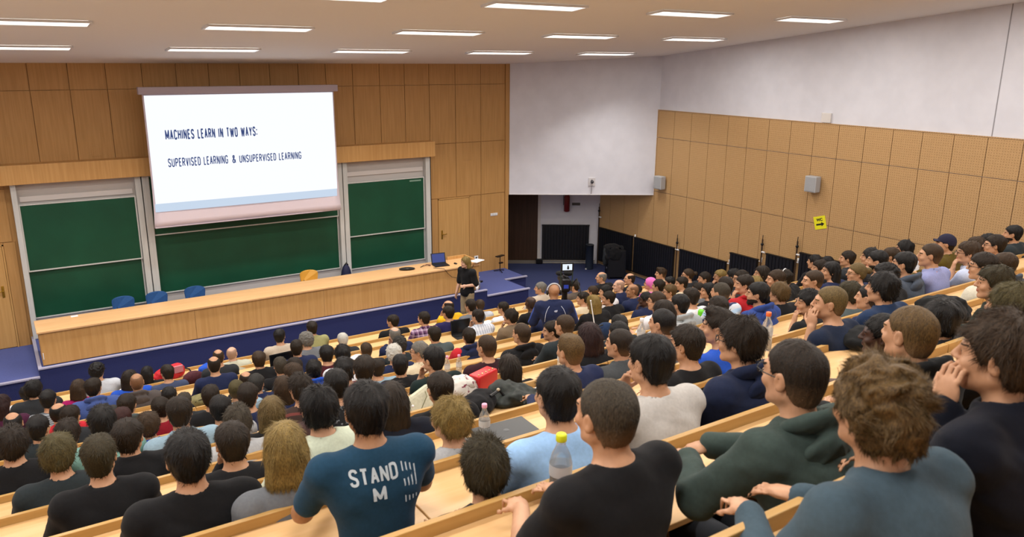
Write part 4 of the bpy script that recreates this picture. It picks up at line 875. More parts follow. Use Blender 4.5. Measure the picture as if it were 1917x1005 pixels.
    (9,0.52,5.28,3.56,'short','darkbrown','jacket','black',-25,'A','l',None,'dark haired person in black jacket left of light blue shirt'),
    (9,1.18,5.14,3.55,'messy','greybrown','sweater','palegrey',-10,'A','l',None,'grey brown tousled head above the bottom dark brown head'),
    (9,1.50,5.48,3.41,'long','darkblond','sweater','black',-10,'A','l',None,'woman with long straight dark blond hair, lower left centre'),
    (9,1.96,5.34,3.57,'short','black','tee','patternblack',-10,'A','l',None,'black haired person in a patterned dark shirt behind mint sweater'),
    (9,3.38,5.14,3.46,'long','darkbrown','jacket','black',0,'A','l',None,'woman with long dark brown hair right of red handbag'),
    (9,4.23,5.14,3.57,'bob','darkred','sweater','black',0,'A','l',None,'woman with dark red brown bobbed hair'),
    (9,4.70,5.28,3.47,'short','black','sweater','black',0,'A','l',None,'black haired person in front of the grey jacket with cyan'),
    (9,5.26,5.28,3.58,'long','darkbrown','sweater','palegrey',0,'A','l',None,'woman with straight long dark hair, centre right'),
    (9,5.87,5.14,3.56,'short','darkbrown','sweater','palegrey',0,'A','l',None,'dark haired person in pale grey near the orange capped bottle'),
    (9,6.46,5.14,3.61,'short','black','hoodie','bluehood2',30,'A','l','beard','bearded man with black hair in a blue hoodie'),
    (9,6.91,5.22,3.53,'messy','lightbrown','jacket','black',15,'A','l',None,'tousled light brown haired person in black'),
    (9,7.48,5.22,3.58,'buzz','brown','sweater','black',50,'A','l',None,'short brown haired man left of the woman with shoulder length black hair'),
    (9,8.29,5.22,3.55,'bun','darkblond','sweater','navy',50,'A','l','glasses','woman with dark blond hair tied in a bun'),
    (9,8.78,5.28,3.62,'short','black','jacket','black',30,'H','l','beard','bearded black haired man with hands at his mouth'),
    (9,10.18,5.22,3.67,'cap','navycap','jacket','mustard',30,'A','l',None,'man in a dark baseball cap and mustard scarf'),
    (9,10.79,5.14,3.58,'messy','brown','sweater','charcoal',15,'A','l',None,'brown head behind the man with folded hands'),
    (9,11.28,5.22,3.55,'curly','black','sweater','black',15,'A','l',None,'curly dark head beside the bearded man at far right'),
    (9,11.87,5.18,3.61,'short','black','jacket','darkslate',15,'A','l','beard','bearded man in a dark slate jacket at upper far right'),
    (10,0.28,4.39,3.89,'short','darkolive','sweater','black',-10,'A','l',None,'olive haired person with bare neck at the bottom left'),
    (10,0.92,4.19,3.88,'short','darkbrown','sweater','black',0,'H','l',None,'dark brown head with hand at cheek on the bottom edge'),
    (10,1.35,4.19,3.77,'long','auburn','sweater','plum',0,'A','l',None,'dark auburn haired woman between blond head and printed shirt'),
    (10,1.89,4.19,3.89,'long','darkbrown','jacket','navyblack',-10,'A','l',None,'long dark haired person in a navy jacket right of printed shirt'),
    (10,2.33,4.39,3.80,'short','darkbrown','sweater','black',0,'A','l',None,'dark brown haired head left of the floral scarf'),
    (10,3.31,4.23,3.92,'flat','lightbrown','sweater','navy',0,'A','l',None,'man with flat cut light brown hair in a navy top'),
    (10,3.78,4.23,3.88,'buzz','darkbrown','jacket','greycyan',15,'A','l',None,'short dark haired person in grey jacket with cyan lining'),
    (10,4.37,4.39,3.89,'buzz','black','sweater','grey',15,'A','l',None,'black buzz cut man in grey, centre right'),
    (10,5.97,4.19,3.85,'messy','black','tee','black',50,'H','l',None,'dark haired man in a black shirt with fist at his face'),
    (10,6.57,4.19,3.84,'messy','darkolive','sweater','tealgrey',15,'A','l',None,'olive brown haired person in grey green behind the crew cut man'),
    (10,7.20,4.23,3.91,'curly','black','sweater','black',30,'A','l',None,'curly black haired person in front of grey hoodie'),
    (10,7.69,4.33,3.94,'short','black','hoodie','slategrey',15,'A','l',None,'black haired man in a slate grey hoodie'),
    (10,8.17,4.33,3.97,'buzz','brown','collar','lavender',30,'A','l',None,'brown haired man in a lavender shirt'),
    (10,8.75,4.23,3.94,'messy','brown','collar','paleblue',30,'H','l','glasses','brown haired man with glasses and folded hands'),
    (10,9.53,4.33,3.91,'short','darkbrown','sweater','black',30,'A','l','glasses','dark haired person with glasses at the far right'),
    (11,0.55,3.37,4.27,'short','black','sweater','black',0,'A','l',None,'black haired head at the bottom edge below the light blue shirt'),
    (11,0.93,3.23,4.26,'bob','blond','sweater','grey',-10,'A','l',None,'blond head on the bottom edge left of the printed shirt'),
    (11,1.24,3.65,4.22,'messy','black','sweater','mint',-10,'A','l',None,'black haired person in a pale mint sweater'),
    (11,1.77,3.23,4.19,'messy','blond','sweater','palegrey',15,'A','l',None,'blond brown haired person before the closed black laptop'),
    (11,3.43,3.23,4.26,'short','darkbrown','tee','black',15,'A','l',None,'dark brown haired man in a black shirt beside the white shirt'),
    (11,3.87,3.37,4.25,'quiff','darkbrown','sweater','royal',30,'A','l',None,'man with dark brown swept hair and blue sleeve holding a can'),
    (11,4.85,3.23,4.29,'buzz','darkblond','tee','navytee',30,'C','l',None,'blond crew cut man in a navy shirt, cheek on hand'),
    (11,5.55,3.27,4.28,'messy','black','jacket','denim',15,'A','l',None,'dark haired person in a denim blue jacket'),
    (11,6.02,3.65,4.03,'buzz','black','hoodie','navy',15,'A','l',None,'man with a black buzz cut in a navy hoodie'),
    (11,6.96,3.23,4.26,'short','darkbrown','hoodie','offwhite',30,'A','l','glasses','dark haired person with glasses in an off white hoodie'),
    (11,7.65,3.37,4.15,'short','brown','hoodie','slategrey',15,'A','l',None,'brown haired person in slate hood at far right'),
    (12,1.13,2.76,4.59,'short','black','tee','tealprint',0,'A','t','stand','man with black hair in a dark blue printed shirt'),
    (12,1.39,2.28,4.48,'messy','darkolive','sweater','charcoal',-10,'A','l',None,'olive brown head at the bottom edge below the pink bottle'),
    (12,1.83,2.42,4.61,'short','black','tee','lightblue',0,'A','l',None,'black haired man in a light blue shirt by the yellow capped bottle'),
    (12,2.35,2.42,4.65,'short','black','tee','whitegrey',0,'H','l',None,'black haired man in a white shirt with hand to his chin'),
    (12,2.94,2.42,4.63,'messy','darkbrown','hoodie','navyheather',15,'A','l','glasses','man with glasses and dark brown hair in a navy hoodie'),
    (12,3.93,2.28,4.51,'short','black','sweater','black',30,'A','d',None,'dark skinned man in profile left of the black hoodie'),
    (12,4.50,2.28,4.50,'messy','black','jacket','black',-10,'A','l',None,'black haired person in a black padded jacket, right'),
    (12,5.40,2.42,4.55,'messy','darkolive','jacket','darkgreen',30,'A','l',None,'olive brown haired person with green collar, right'),
    (13,1.45,1.67,4.92,'buzz','greybrown','tee','black',0,'A','l',None,'man with a grey brown crew cut in a black shirt, foreground'),
    (13,2.06,1.47,4.98,'buzz','darkbrown','hoodie','greengrey',0,'F','l','glasses','man with dark cropped hair in a grey green hoodie, hands folded'),
    (13,2.93,1.59,4.92,'buzz','lightbrown','hoodie','black2',0,'A','l',None,'man with brown cropped hair in a black hoodie, right foreground'),
    (13,3.62,1.53,4.92,'messy','olive','sweater','black',0,'A','l',None,'olive haired head cut by the right edge'),
    (14,1.65,0.95,5.17,'bigcurly','lightbrown','sweater','denimgrey',-10,'B','l',None,'man with curly light brown hair in the near foreground'),
    (14,2.18,0.93,5.20,'messy','brown','jacket','navyblack',15,'C2','l',None,'man in dark jacket with hand at chin, right foreground'),
]
MAN = {}
for n_, (row, X, Y, Z, hair, hc, shirt, sc, yaw, kind, skin, extra, label) in enumerate(PEOPLE):
    dist = math.sqrt(X*X+Y*Y+(Z-EYE)**2)
    lod = 2 if dist < 4.6 else 1 if dist < 8 else 0
    hgt = Z-FLOOR[row]
    k = kind
    lean = None
    if k == 'A' and hgt < 1.06: k = 'B'
    rz = math.radians(RNG.uniform(-5, 5)+yaw*.12)
    MAN[label] = put_person(X, Y, Z, FLOOR[row], hair, hc, shirt, sc, yaw, k, skin, extra, label, lod, rz, seed=n_, lean=lean)
# ------------------------------------------------------------------ presenter
def presenter():
    rz = math.radians(104); X, Y, Zt = 8.42, 14.55, 1.74
    J = pose('P', 0, -12); me = body_mesh('person', J, .009, .017)
    p = bpy.data.objects.new('person', me); COL.objects.link(p)
    for i, m in enumerate((SKIN['p'], EYEM, HAIRC['darkblond'], LIP['p'])): p.material_slots[i].link = 'OBJECT'; p.material_slots[i].material = m
    s = (Zt-.125)/J['head'][2]; hh = rotz(rz)@J['head']*s
    p.location = (X-hh[0], Y-hh[1], 0); p.rotation_euler = (0, 0, rz); p.scale = (s*.93, s*.97, s)
    tag(p, 'woman presenter standing before the desk in black shirt and beige trousers', 'person')
    # loose black shirt with half sleeves hanging over the trousers
    g = Grid(np.arange(-.36, .37, .014), np.arange(-.24, .30, .014), np.arange(.78, 1.56, .014)); e = .020
    d = torso_sdf(g, J, e, True); d = smin(d, rcone(g, J['pel']+np.array([0, .0, .02]), J['waist'], .155, .13), .05)
    for q in 'lr': d = arm_sdf(g, d, J, q, .022, .44)
    n = J['neckb']; d = d+.007*vnoise(g.X*11+0*g.Y+0*g.Z, g.Y*11+0*g.X, g.Z*9+g.X*5)+.004*vnoise(g.X*26+0*g.Y, g.Y*26+0*g.X, g.Z*18+g.X*9)
    d = smax(d, -rcone(g, n, n+np.array([0, .05, .22]), .06, .07), .012); d = smax(d, (.86-g.Z)+0*d, .01)
    t = np.sqrt((np.sqrt((g.X-n[0])**2+(g.Y-n[1]-.008)**2)-.066)**2+((g.Z-n[2]-.01)*.5)**2)-.012; d = smin(d, t.astype(F32), .012)
    V, Q = net(d, g.ax); sm = to_mesh('shirt', V, Q); sm.materials.append(None); linked('shirt', sm, cloth('black'), p, (0, 0, 0))
    linked('trousers', trouser_mesh('trousers', J, .016), noisy('cloth_khaki', '#8f7f62', '#9c8c6e', (60, 60, 60), 3, .85, .1), p, (0, 0, 0))
    MB().ball((J['anl'][0], .05, .035), .05, sc=(.9, 2.4, .7)).ball((J['anr'][0], .05, .035), .05, sc=(.9, 2.4, .7)).build('shoes', mat('shoe_black', '#17150f', .5), p, True)
    linked('hair', hair_mesh('bob', .007, 2), HAIRC['blond'], p, tuple(J['head']), (0, 0, math.radians(-12)))
    return p
presenter()

# ------------------------------------------------------------------ camera operator with headphones, video camera on a tripod
def operator():
    J = pose('S', 3, 0); me = body_mesh('person', J, .008, .017); p = bpy.data.objects.new('person', me); COL.objects.link(p)
    for i, m in enumerate((SKIN['t'], EYEM, HAIRC['darkbrown'], LIP['t'])): p.material_slots[i].link = 'OBJECT'; p.material_slots[i].material = m
    X, Y, Z, fl = 6.70, 8.98, 2.63, FLOOR[5]; rz = math.radians(-27); s = (Z-fl)/J['head'][2]; hh = rotz(rz)@J['head']*s
    p.location = (X-hh[0], Y-hh[1], fl); p.rotation_euler = (0, 0, rz); p.scale = (s*1.04, s*1.04, s)
    tag(p, 'bald camera operator with headphones in a navy track jacket, standing', 'person')
    sm = shirt_mesh('jacket', J, 'jacket', .013); jk = linked('jacket', sm, cloth('navy'), p, (0, 0, 0))
    linked('trousers', trouser_mesh('trousers', J, .018), TROU, p, (0, 0, 0))
    bv = BVHTree.FromPolygons([v.co for v in sm.vertices], [tuple(q.vertices) for q in sm.polygons])
    def on_back(x, z, eps=.004):
        h = bv.ray_cast(Vector((x, -1, z)), Vector((0, 1, 0))); return Vector((x, h[0].y-eps, z)) if h[0] else None
    nz = J['neckb'][2]
    for sg in (-1, 1):
        pts = [on_back(sg*x, z) for x, z in ((.085, nz-.02), (.115, nz-.06), (.14, nz-.12), (.15, nz-.19), (.152, nz-.26))]
        MB().tube([q for q in pts if q], .004, 5).build('piping', mat('piping_white', '#b9c3d6', .7), jk)
        q0 = [J['sh'+('l' if sg < 0 else 'r')]+np.array([sg*.075, -.01, .02]), J['sh'+('l' if sg < 0 else 'r')]+(J['el'+('l' if sg < 0 else 'r')]-J['sh'+('l' if sg < 0 else 'r')])*.5+np.array([sg*.078, -.01, 0]), J['el'+('l' if sg < 0 else 'r')]+np.array([sg*.066, -.01, 0])]
        MB().tube([tuple(v) for v in q0], .016, 6).build('sleeve_stripe', mat('sleeve_blue', '#39519d', .8), jk)
    lg = on_back(.0, nz-.085)
    MB().ball(lg, .016, sc=(1.5, .25, 1)).ball(lg+Vector((.018, 0, .012)), .008, sc=(1, .3, 1)).build('emblem', mat('emblem_pale', '#aab4cf', .7), jk)
    h = J['head']; hp = empty('headphones', tuple(h)); hp.parent = p
    b = MB(); b.tube([(.098*math.sin(a), -.012, .02+.108*math.cos(a)) for a in np.linspace(-1.55, 1.55, 15)], .011, 6); b.build('band', mat('headphone_band', '#b3b5ba', .45), hp, True)
    for sg in (-1, 1): MB().ball((sg*.096, -.008, -.012), .040, sc=(.5, .9, 1)).build('ear_cup', BLACK, hp, True)
operator()
vc = empty('video_camera', (7.30, 9.50, FLOOR[5]), math.radians(-25), 'video camera on tripod with a small bright monitor before the operator', 'video camera')
zt = 2.42-FLOOR[5]
for a in (1.2, 3.3, 5.4): MB().tube([(.04*math.cos(a), .04*math.sin(a), zt-.12), (.15*math.cos(a), .15*math.sin(a), .34), (.17*math.cos(a), .17*math.sin(a), .02)], .014).build('leg', BLACKM, vc)
MB().cyl((0, 0, zt-.20), (0, 0, zt), .045).box(-.06, .06, -.06, .06, zt-.01, zt+.03, bev=.006).build('tripod_head', BLACKM, vc)
bd = MB().box(-.07, .07, -.13, .16, zt+.03, zt+.21, bev=.015).cyl((0, .16, zt+.13), (0, .30, zt+.13), .05, .06, 18).cyl((.0, -.02, zt+.21), (0, .12, zt+.21), .02).build('camera_body', BLACK, vc)
MB().box(-.045, .03, -.133, -.130, zt+.07, zt+.13).build('side_display', mat('display_blue', '#1c2d6e', .4, emit='#2f47b8', es=.35), bd)
for sx in (-1, 1): MB().tube([(sx*.085, -.10, zt+.02), (sx*.095, -.12, zt+.36)], .008).build('monitor_arm', mat('arm_green', '#2a3a34', .5), vc)
mo = MB().box(-.10, .10, -.15, -.115, zt+.35, zt+.49, bev=.006).build('monitor', BLACK, vc)
MB().box(-.075, .075, -.1535, -.150, zt+.372, zt+.468).build('screen', mat('monitor_screen', '#101010', .4, emit='#dfe9f4', es=1.1), mo)
MB().ball((.01, -.1545, zt+.435), .012, sc=(1, .15, 1)).box(-.004, .026, -.1555, -.1535, zt+.385, zt+.425).build('screen_figure', mat('monitor_fig', '#14161c', .6), mo)
MB().tube([(.07, -.10, zt+.1), (.16, -.12, zt+.22), (.22, -.26, zt-.02)], .011).build('pan_handle', BLACK, vc)
MB().ball((-.08, .05, zt+.27), .05, sc=(1.2, 1.5, .7)).ball((.06, .04, zt+.27), .06, sc=(1.3, 1.3, .7)).build('microphone', mat('mic_foam', '#0c0c0d', .95), bd, True)
po = empty('antenna_rod', (6.57, 7.82, 2.30), 0, 'thin white rod rising from a navy bag on the desk', 'rod')
MB().cyl((0, 0, 0), (-.03, .11, .49), .009, .006, 8).build('rod', WHITEP, po); MB().ball((-.03, .11, .49), .012).build('tip', WHITEP, po)

# ------------------------------------------------------------------ things on the stage
def chair(x, y, m, label, wood=False):
    t = empty('chair', (x, y, .545), 0, label, 'chair', 'chairs behind the lecture desk')
    MB().box(-.22, .22, -.22, .20, .40, .44, bev=.03).build('seat', m, t)
    # rounded backrest, facing the audience
    b = MB(); prof = []
    for k in range(13):
        a = math.pi*k/12; prof.append((.21*math.cos(a), .10*math.sin(a)**.6))
    lo = [(.20, -.16), (-.20, -.16)]; pts = [(.21, 0)]+prof[1:-1]+[(-.21, 0)]+[(-.19, -.18), (.19, -.18)]
    v0 = [b.bm.verts.new((px, .20+.05*(1-(px/.21)**2), .60+pz)) for px, pz in pts]; v1 = [b.bm.verts.new((px, .235+.05*(1-(px/.21)**2), .60+pz)) for px, pz in pts]
    b.bm.faces.new(v0); b.bm.faces.new(list(reversed(v1)))
    for i in range(len(pts)): b.bm.faces.new((v0[i], v0[(i+1) % len(pts)], v1[(i+1) % len(pts)], v1[i]))
    b.build('backrest', m, t)
    for sx in (-1, 1):
        MB().tube([(sx*.17, -.18, .40), (sx*.19, -.20, .0)], .012).build('leg', BLACKM, t); MB().tube([(sx*.17, .18, .40), (sx*.19, .22, .0)], .012).build('leg', BLACKM, t)
        MB().tube([(sx*.12, .18, .40), (sx*.12, .26, .55)], .012).build('back_support', BLACKM, t)
    return t
CB = noisy('chair_blue', '#244a7c', '#2c5589', (90, 90, 90), 3, .9, .1)
chair(1.89, 16.83, CB, 'blue upholstered chair behind the desk, nearest the left end')
chair(2.52, 16.83, CB, 'blue upholstered chair behind the desk, middle of the three blue ones')
chair(3.27, 16.83, CB, 'blue upholstered chair behind the desk, rightmost of the three blue ones')
chair(5.75, 16.83, mat('chair_wood', '#d09a3e', .4), 'wooden chair with curved yellow back behind the long desk')
bp = empty('backpack', (6.62, 16.98, .545), 0, 'dark navy backpack standing behind the lecture desk', 'backpack')
MB().ball((0, 0, .38), .16, sc=(.8, .7, 2.3)).build('bag', mat('navy_nylon', '#15183a', .7), bp, True); MB().tube([(-.05, -.02, .72), (0, -.03, .78), (.05, -.02, .72)], .012).build('loop', BLACK, bp); MB().ball((0, -.10, .28), .10, sc=(1, .5, 1.3)).build('pocket', mat('navy_nylon2', '#1a1e45', .7), bp, True)
TZ = 1.185
def laptop(x, y, z, rz, label, w_=.34, d_=.24, h_=.24, open_=True, tiltv=.28, screen=None, colr='#111214', name='laptop'):
    t = empty(name, (x, y, z), rz, label, 'laptop')
    bs = MB().box(-w_/2, w_/2, -d_/2, d_/2, .002, .022, bev=.004).build('base', mat('laptop_'+colr, colr, .4), t)
    if open_:
        MB().box(-w_/2+.03, w_/2-.03, -.02, d_/2-.03, .0215, .0235).build('keyboard', mat('keys', '#08090a', .6), bs)
        M_ = Matrix.Translation((0, d_/2, .02)) @ Matrix.Rotation(-tiltv, 4, 'X'); ld_ = MB().box(-w_/2, w_/2, 0, .012, 0, h_, M=M_, bev=.003).build('lid', mat('laptop_'+colr, colr, .4), t)
        MB().box(-w_/2+.022, w_/2-.022, -.002, .0, .025, h_-.02, M=M_).build('screen', screen or mat('screen_dark', '#0b0d10', .2), ld_)
    else:
        l_ = MB().box(-w_/2, w_/2, -d_/2, d_/2, .023, .036, bev=.004).build('lid', mat('laptop_grey', '#1f2224', .35), t); MB().ball((0, 0, .036), .02, sc=(1, 1, .1)).build('badge', mat('badge', '#3a3d40', .3), l_)
    return t
laptop(8.62, 16.05, TZ, math.radians(-8), 'black laptop with a blue screen open on the lecture desk', .36, .26, .25, screen=mat('laptop_blue_screen', '#0b0d16', .3, emit='#3a4a92', es=.8))
mz = empty('mouse', (8.98, 15.98, TZ), .3, 'black computer mouse right of the laptop on the lecture desk', 'mouse'); MB().ball((0, 0, .012), .035, sc=(.9, 1.5, .6)).build('shell', BLACK, mz, True); MB().box(-.003, .003, .0, .04, .03, .034).build('wheel', mat('wheel_grey', '#333', .5) if False else BLACKM, mz)
pb = empty('laptop_bag', (7.76, 16.1, TZ), -.35, 'flat black pouch lying on the lecture desk', 'bag'); MB().ball((0, 0, .03), .19, sc=(1.0, .42, .18)).build('pouch', mat('pouch_black', '#1a1816', .8), pb, True); MB().tube([(-.17, 0, .03), (0, -.075, .05), (.17, 0, .03)], .004, 5).build('zip', CHROME, pb)
cf = empty('cable_coil', (8.22, 16.12, TZ), 0, 'dark red and black cable bundle left of the laptop', 'cable'); MB().tube([(-.10, 0, .01), (0, .06, .02), (.10, .05, .03), (.14, -.03, .02)], .008).build('black_lead', BLACK, cf); MB().tube([(.0, .02, .03), (.10, .08, .03), (.18, .02, .02)], .007).build('red_lead', mat('lead_red', '#6b1f22', .6), cf)
ca = MB().tube([(8.35, 15.92, 1.195), (8.52, 15.70, 1.195), (8.58, 15.675, 1.10), (8.70, 15.668, .98), (8.86, 15.664, .93), (9.06, 15.664, .94), (9.2, 15.664, 1.0), (9.3, 15.68, 1.19)], .006, 6).build('power_cable', BLACK); tag(ca, 'black cable looping down the front of the lecture desk', 'cable')
pp = empty('paper_stack', (9.42, 15.72, 1.262), .35, 'white papers lying on the right end of the lecture desk', 'paper')
for k, (dx, r_) in enumerate(((0, 0), (.01, .1), (-.01, -.08))): MB().box(-.16+dx, .16+dx, -.11, .11, .003*k, .003*k+.0025, M=Matrix.Rotation(r_, 4, 'Z')).build('sheet', PAPER, pp)
pl = MB().box(.90, 1.02, 16.33, 16.42, TZ+.001, TZ+.004).build('note', PAPER); tag(pl, 'small white note on the left end of the lecture desk', 'paper')
BOTP = mat('clear_plastic', '#e6eef2', .06, trans=.85, alpha=.55, spec=.6)
WATER = mat('water', '#dfe8ee', .03, trans=.9, alpha=.5)
def bottle(x, y, z, capc, label, h=.24, r=.034, fill=.5, content=None, group='plastic drink bottles'):
    t = empty('bottle', (x, y, z), 0, label, 'bottle', group)
    MB().lathe([(r*.86, .002), (r, .012), (r, h*.28), (r*.93, h*.34), (r, h*.42), (r, h*.58), (r*.8, h*.70), (r*.42, h*.82), (r*.38, h*.88), (r*.40, h*.9)], n=20).build('body', BOTP, t, True)
    if fill: MB().lathe([(r*.82, .006), (r*.93, .014), (r*.93, h*fill)], n=18).build('drink', content or WATER, t, True)
    MB().lathe([(r*.46, h*.885), (r*.48, h*.89), (r*.48, h*.97), (r*.42, h*.985)], n=18).build('cap', mat('cap_'+capc, capc, .4), t, True)
    MB().cyl((0, 0, h*.40), (0, 0, h*.56), r*1.012, n=20, caps=False).build('label_band', mat('label_pale', '#c8cdd2', .5, alpha=.6), t, True)
    return t
bottle(9.52, 15.80, .545, '#ddd8c8', 'clear bottle standing on the stage at the desk end', .30, .036, .6)
cu = empty('paper_cup', (9.38, 15.655, .545), 0, 'white paper cup on the stage edge behind the presenter', 'cup'); MB().lathe([(.028, 0), (.04, .11), (.038, .11), (.026, .004)], n=16).build('cup', PAPER, cu, True); MB().lathe([(.041, .105), (.042, .112), (.039, .114)], n=16).build('rim', PAPER, cu, True)
ms = empty('note_stand', (11.12, 17.35, .38), .3, 'small black stand by the wall at the right of the stage', 'stand')
MB().cyl((0, 0, .02), (0, 0, .42), .012).build('pole', BLACKM, ms)
for a in (0, 2.1, 4.2): MB().cyl((0, 0, .05), (.17*math.cos(a), .17*math.sin(a), .01), .010).build('leg', BLACKM, ms)
MB().box(-.14, .14, -.05, .05, .42, .445, bev=.004).build('tray', BLACKM, ms); MB().box(-.02, .10, -.03, .03, .22, .25).build('clamp', BLACKM, ms)
pw = empty('power_strip', (10.1, 16.7, .38), .4, 'black power adapter with cable on the landing', 'adapter'); MB().box(-.08, .08, -.03, .03, 0, .04, bev=.006).build('brick', BLACK, pw); MB().tube([(-.08, 0, .02), (-.3, .05, .012), (-.42, -.06, .16), (-.62, -.3, .78)], .006, 6).build('lead', BLACK, pw)
ol = empty('wall_socket', (10.52, D, .79), 0, 'white wall socket beside the right door', 'socket'); MB().box(-.06, .06, -.014, -.001, -.055, .055, bev=.004).build('plate', WHITEP, ol); MB().cyl((0, -.012, 0), (0, -.017, 0), .024, n=16).build('insert', BLACK, ol)
sw = empty('light_switch', (11.08, D, 1.91), 0, 'row of three white switches right of the door', 'switch')
for k in (-1, 0, 1):
    q = MB().box(k*.075-.034, k*.075+.034, -.013, -.001, -.036, .036, bev=.003).build('plate', WHITEP, sw); MB().box(k*.075-.02, k*.075+.02, -.018, -.013, -.024, .024, bev=.002).build('rocker', WHITEP, q)

# ------------------------------------------------------------------ right side of the hall
def speaker(y, z, label):
    t = empty('loudspeaker', (W-.02, y, z), 0, label, 'loudspeaker', 'wall loudspeakers')
    b = MB().box(-.20, -.03, -.14, .14, -.17, .17, bev=.015).build('cabinet', GREYSP, t); MB().box(-.206, -.199, -.12, .12, -.15, .15, bev=.004).build('grille', noisy('grille_grey', '#8f9193', '#a4a6a8', (300, 300, 300), 1, .6), b)
    MB().box(-.03, .02, -.04, .04, -.05, .05).build('bracket', BLACKM, t)
speaker(15.16, 2.80, 'grey wall loudspeaker beside the white bulkhead'); speaker(10.52, 3.38, 'grey wall loudspeaker above the yellow sign')
wc = empty('direction_sign', (W-.004, 10.325, 2.555), 0, 'yellow paper sign with WC and a black arrow on the side wall', 'sign')
Rs = Matrix.Rotation(-.30, 4, 'X')
MB().box(-.004, 0, -.145, .145, -.14, .14, M=Rs).build('sheet', mat('sign_yellow', '#e0d91c', .7), wc)
me = text_mesh('WC', .085, 1.0, .004, 'CENTER', .001); me.materials.append(mat('sign_ink', '#15150c', .8)); o = bpy.data.objects.new('lettering', me); COL.objects.link(o); o.parent = wc
o.matrix_local = Rs @ Matrix.Translation((-.006, 0, .035)) @ Matrix(((0, 0, -1, 0), (-1, 0, 0, 0), (0, 1, 0, 0), (0, 0, 0, 1)))
b = MB(); v = [b.bm.verts.new(Rs @ Vector((-.006, -q[0], q[1]))) for q in ((-.10, -.055), (.03, -.055), (.03, -.085), (.105, -.035), (.03, .012), (.03, -.018), (-.10, -.018))]; b.bm.faces.new(v)
ar = b.build('arrow', mat('sign_ink', '#15150c', .8), wc); ar.modifiers.new('t', 'SOLIDIFY').thickness = .001
sb = empty('wall_box', (W+.03, 10.45, 4.78), 0, 'small white junction box above the wood panelling', 'box'); q = MB().box(-.05, 0, -.11, .11, -.10, .10, bev=.006).build('case', mat('box_white', '#d5d0cb', .6), sb); MB().box(-.054, -.05, -.09, .09, -.08, .08, bev=.003).build('lid', mat('box_white2', '#cfcac5', .6), q)
def radiator(name, M_, w_, h_, label, valve=True):
    """flat black radiator: M_ places it, x along the wall, y out of the wall"""
    t = empty(name, (0, 0, 0), 0, label, 'radiator', 'black wall radiators'); t.matrix_world = M_
    n = max(4, int(w_/.085))
    MB().box(0, w_, .03, .07, .04, h_-.03).build('core', RADM, t)
    sh_ = None
    for k in range(n):
        xk = w_*(k+.5)/n
        if sh_ is None: o_ = MB().box(-w_/n*.42, w_/n*.42, 0, .02, 0, h_-.06, bev=.004).build('rib', RADM, t); sh_ = o_.data; o_.location = (xk, .07, .03)
        else: linked('rib', sh_, None, t, (xk, .07, .03))
    MB().box(-.01, w_+.01, .025, .095, h_-.03, h_, bev=.004).build('top_rail', BLACKM, t); MB().box(-.01, w_+.01, .025, .095, 0, .03, bev=.004).build('bottom_rail', BLACKM, t)
    if valve:
        MB().cyl((-.03, .05, h_-.04), (-.10, .05, h_-.04), .012).ball((-.10, .05, h_-.04), .02).cyl((-.10, .05, h_-.04), (-.10, .05, h_+.06), .018, .022).build('valve', WHITEP, t, True)
    return t
Mw = lambda y, z: Matrix.Translation((W, y, z)) @ Matrix.Rotation(math.pi/2, 4, 'Z')      # x along +y, y out of the wall (-x)
for (y0, y1, top, bot, lab) in ((16.19, 17.62, 1.15, .14, 'black radiator on the side wall nearest the corner recess'), (14.56, 16.10, 1.15, .14, 'black radiator behind the coat stand, second from the corner'), (12.78, 14.34, 1.16, .14, 'black radiator third from the corner on the side wall'), (11.84, 12.66, 1.42, .30, 'short black radiator fourth from the corner'), (10.84, 11.60, 1.62, .52, 'short black radiator fifth from the corner'), (9.7, 10.70, 1.83, .75, 'black radiator last along the side wall')):
    radiator('radiator', Mw(y0, bot), y1-y0, top-bot, lab)
for y, z0, z1, lab in ((14.45, 0, 1.42, 'second'), (11.74, .30, 1.92, 'third'), (10.79, .5, 2.06, 'last'), (17.66, 0, 1.75, 'corner')):
    t = empty('heating_pipe', (W-.07, y, z0), 0, 'dark vertical heating pipe beside the radiators, %s along the wall' % lab, 'pipe', 'heating pipes')
    MB().cyl((0, 0, 0), (0, 0, z1-z0), .018).build('pipe', mat('pipe_dark', '#3a2a1e', .5), t); MB().ball((0, 0, z1-z0-.12), .035).cyl((0, 0, z1-z0), (0, 0, z1-z0+.1), .008).build('vent', BLACKM, t, True); MB().cyl((0, .0, z1-z0-.3), (-.0, -.09, z1-z0-.3), .02).build('valve', WHITEP, t)
Mr = Md @ Matrix.Translation((.30, 0, .14))
radiator('radiator', Mr, 1.39, 1.06, 'black radiator on the white wall in the corner recess', False)
rp = empty('radiator_pipes', (0, 0, 0), 0, 'pale pipes running along the floor under the recess radiator', 'pipe'); rp.matrix_world = Md
for z in (.05, .11): MB().cyl((.1, .06, z), (1.72, .06, z), .018).build('pipe', mat('pipe_pale', '#8a857c', .5), rp)
MB().box(1.66, 1.86, .03, .12, .02, .16, bev=.01).build('fitting', BLACKM, rp)
ex = empty('fire_extinguisher', (0, 0, 0), 0, 'dark red fire extinguisher hung on the recess wall', 'extinguisher'); ex.matrix_world = Md @ Matrix.Translation((.98, .10, 1.60))
MB().lathe([(.05, 0), (.085, .02), (.085, .44), (.06, .50), (.03, .53)], n=20).build('cylinder', mat('ext_red', '#6f1511', .4), ex, True); MB().cyl((0, 0, .52), (0, 0, .60), .022).box(-.02, .02, -.02, .12, .58, .61).build('valve', BLACKM, ex); MB().tube([(.02, .02, .57), (.10, .03, .48), (.10, .05, .2)], .010, 6).build('hose', BLACK, ex)
sgn = MB().box(.58, .82, .002, .008, 1.77, 1.85).build('notice', mat('notice_grey', '#57524e', .6)); sgn.matrix_world = Md; tag(sgn, 'small dark notice plate beside the fire extinguisher', 'sign')
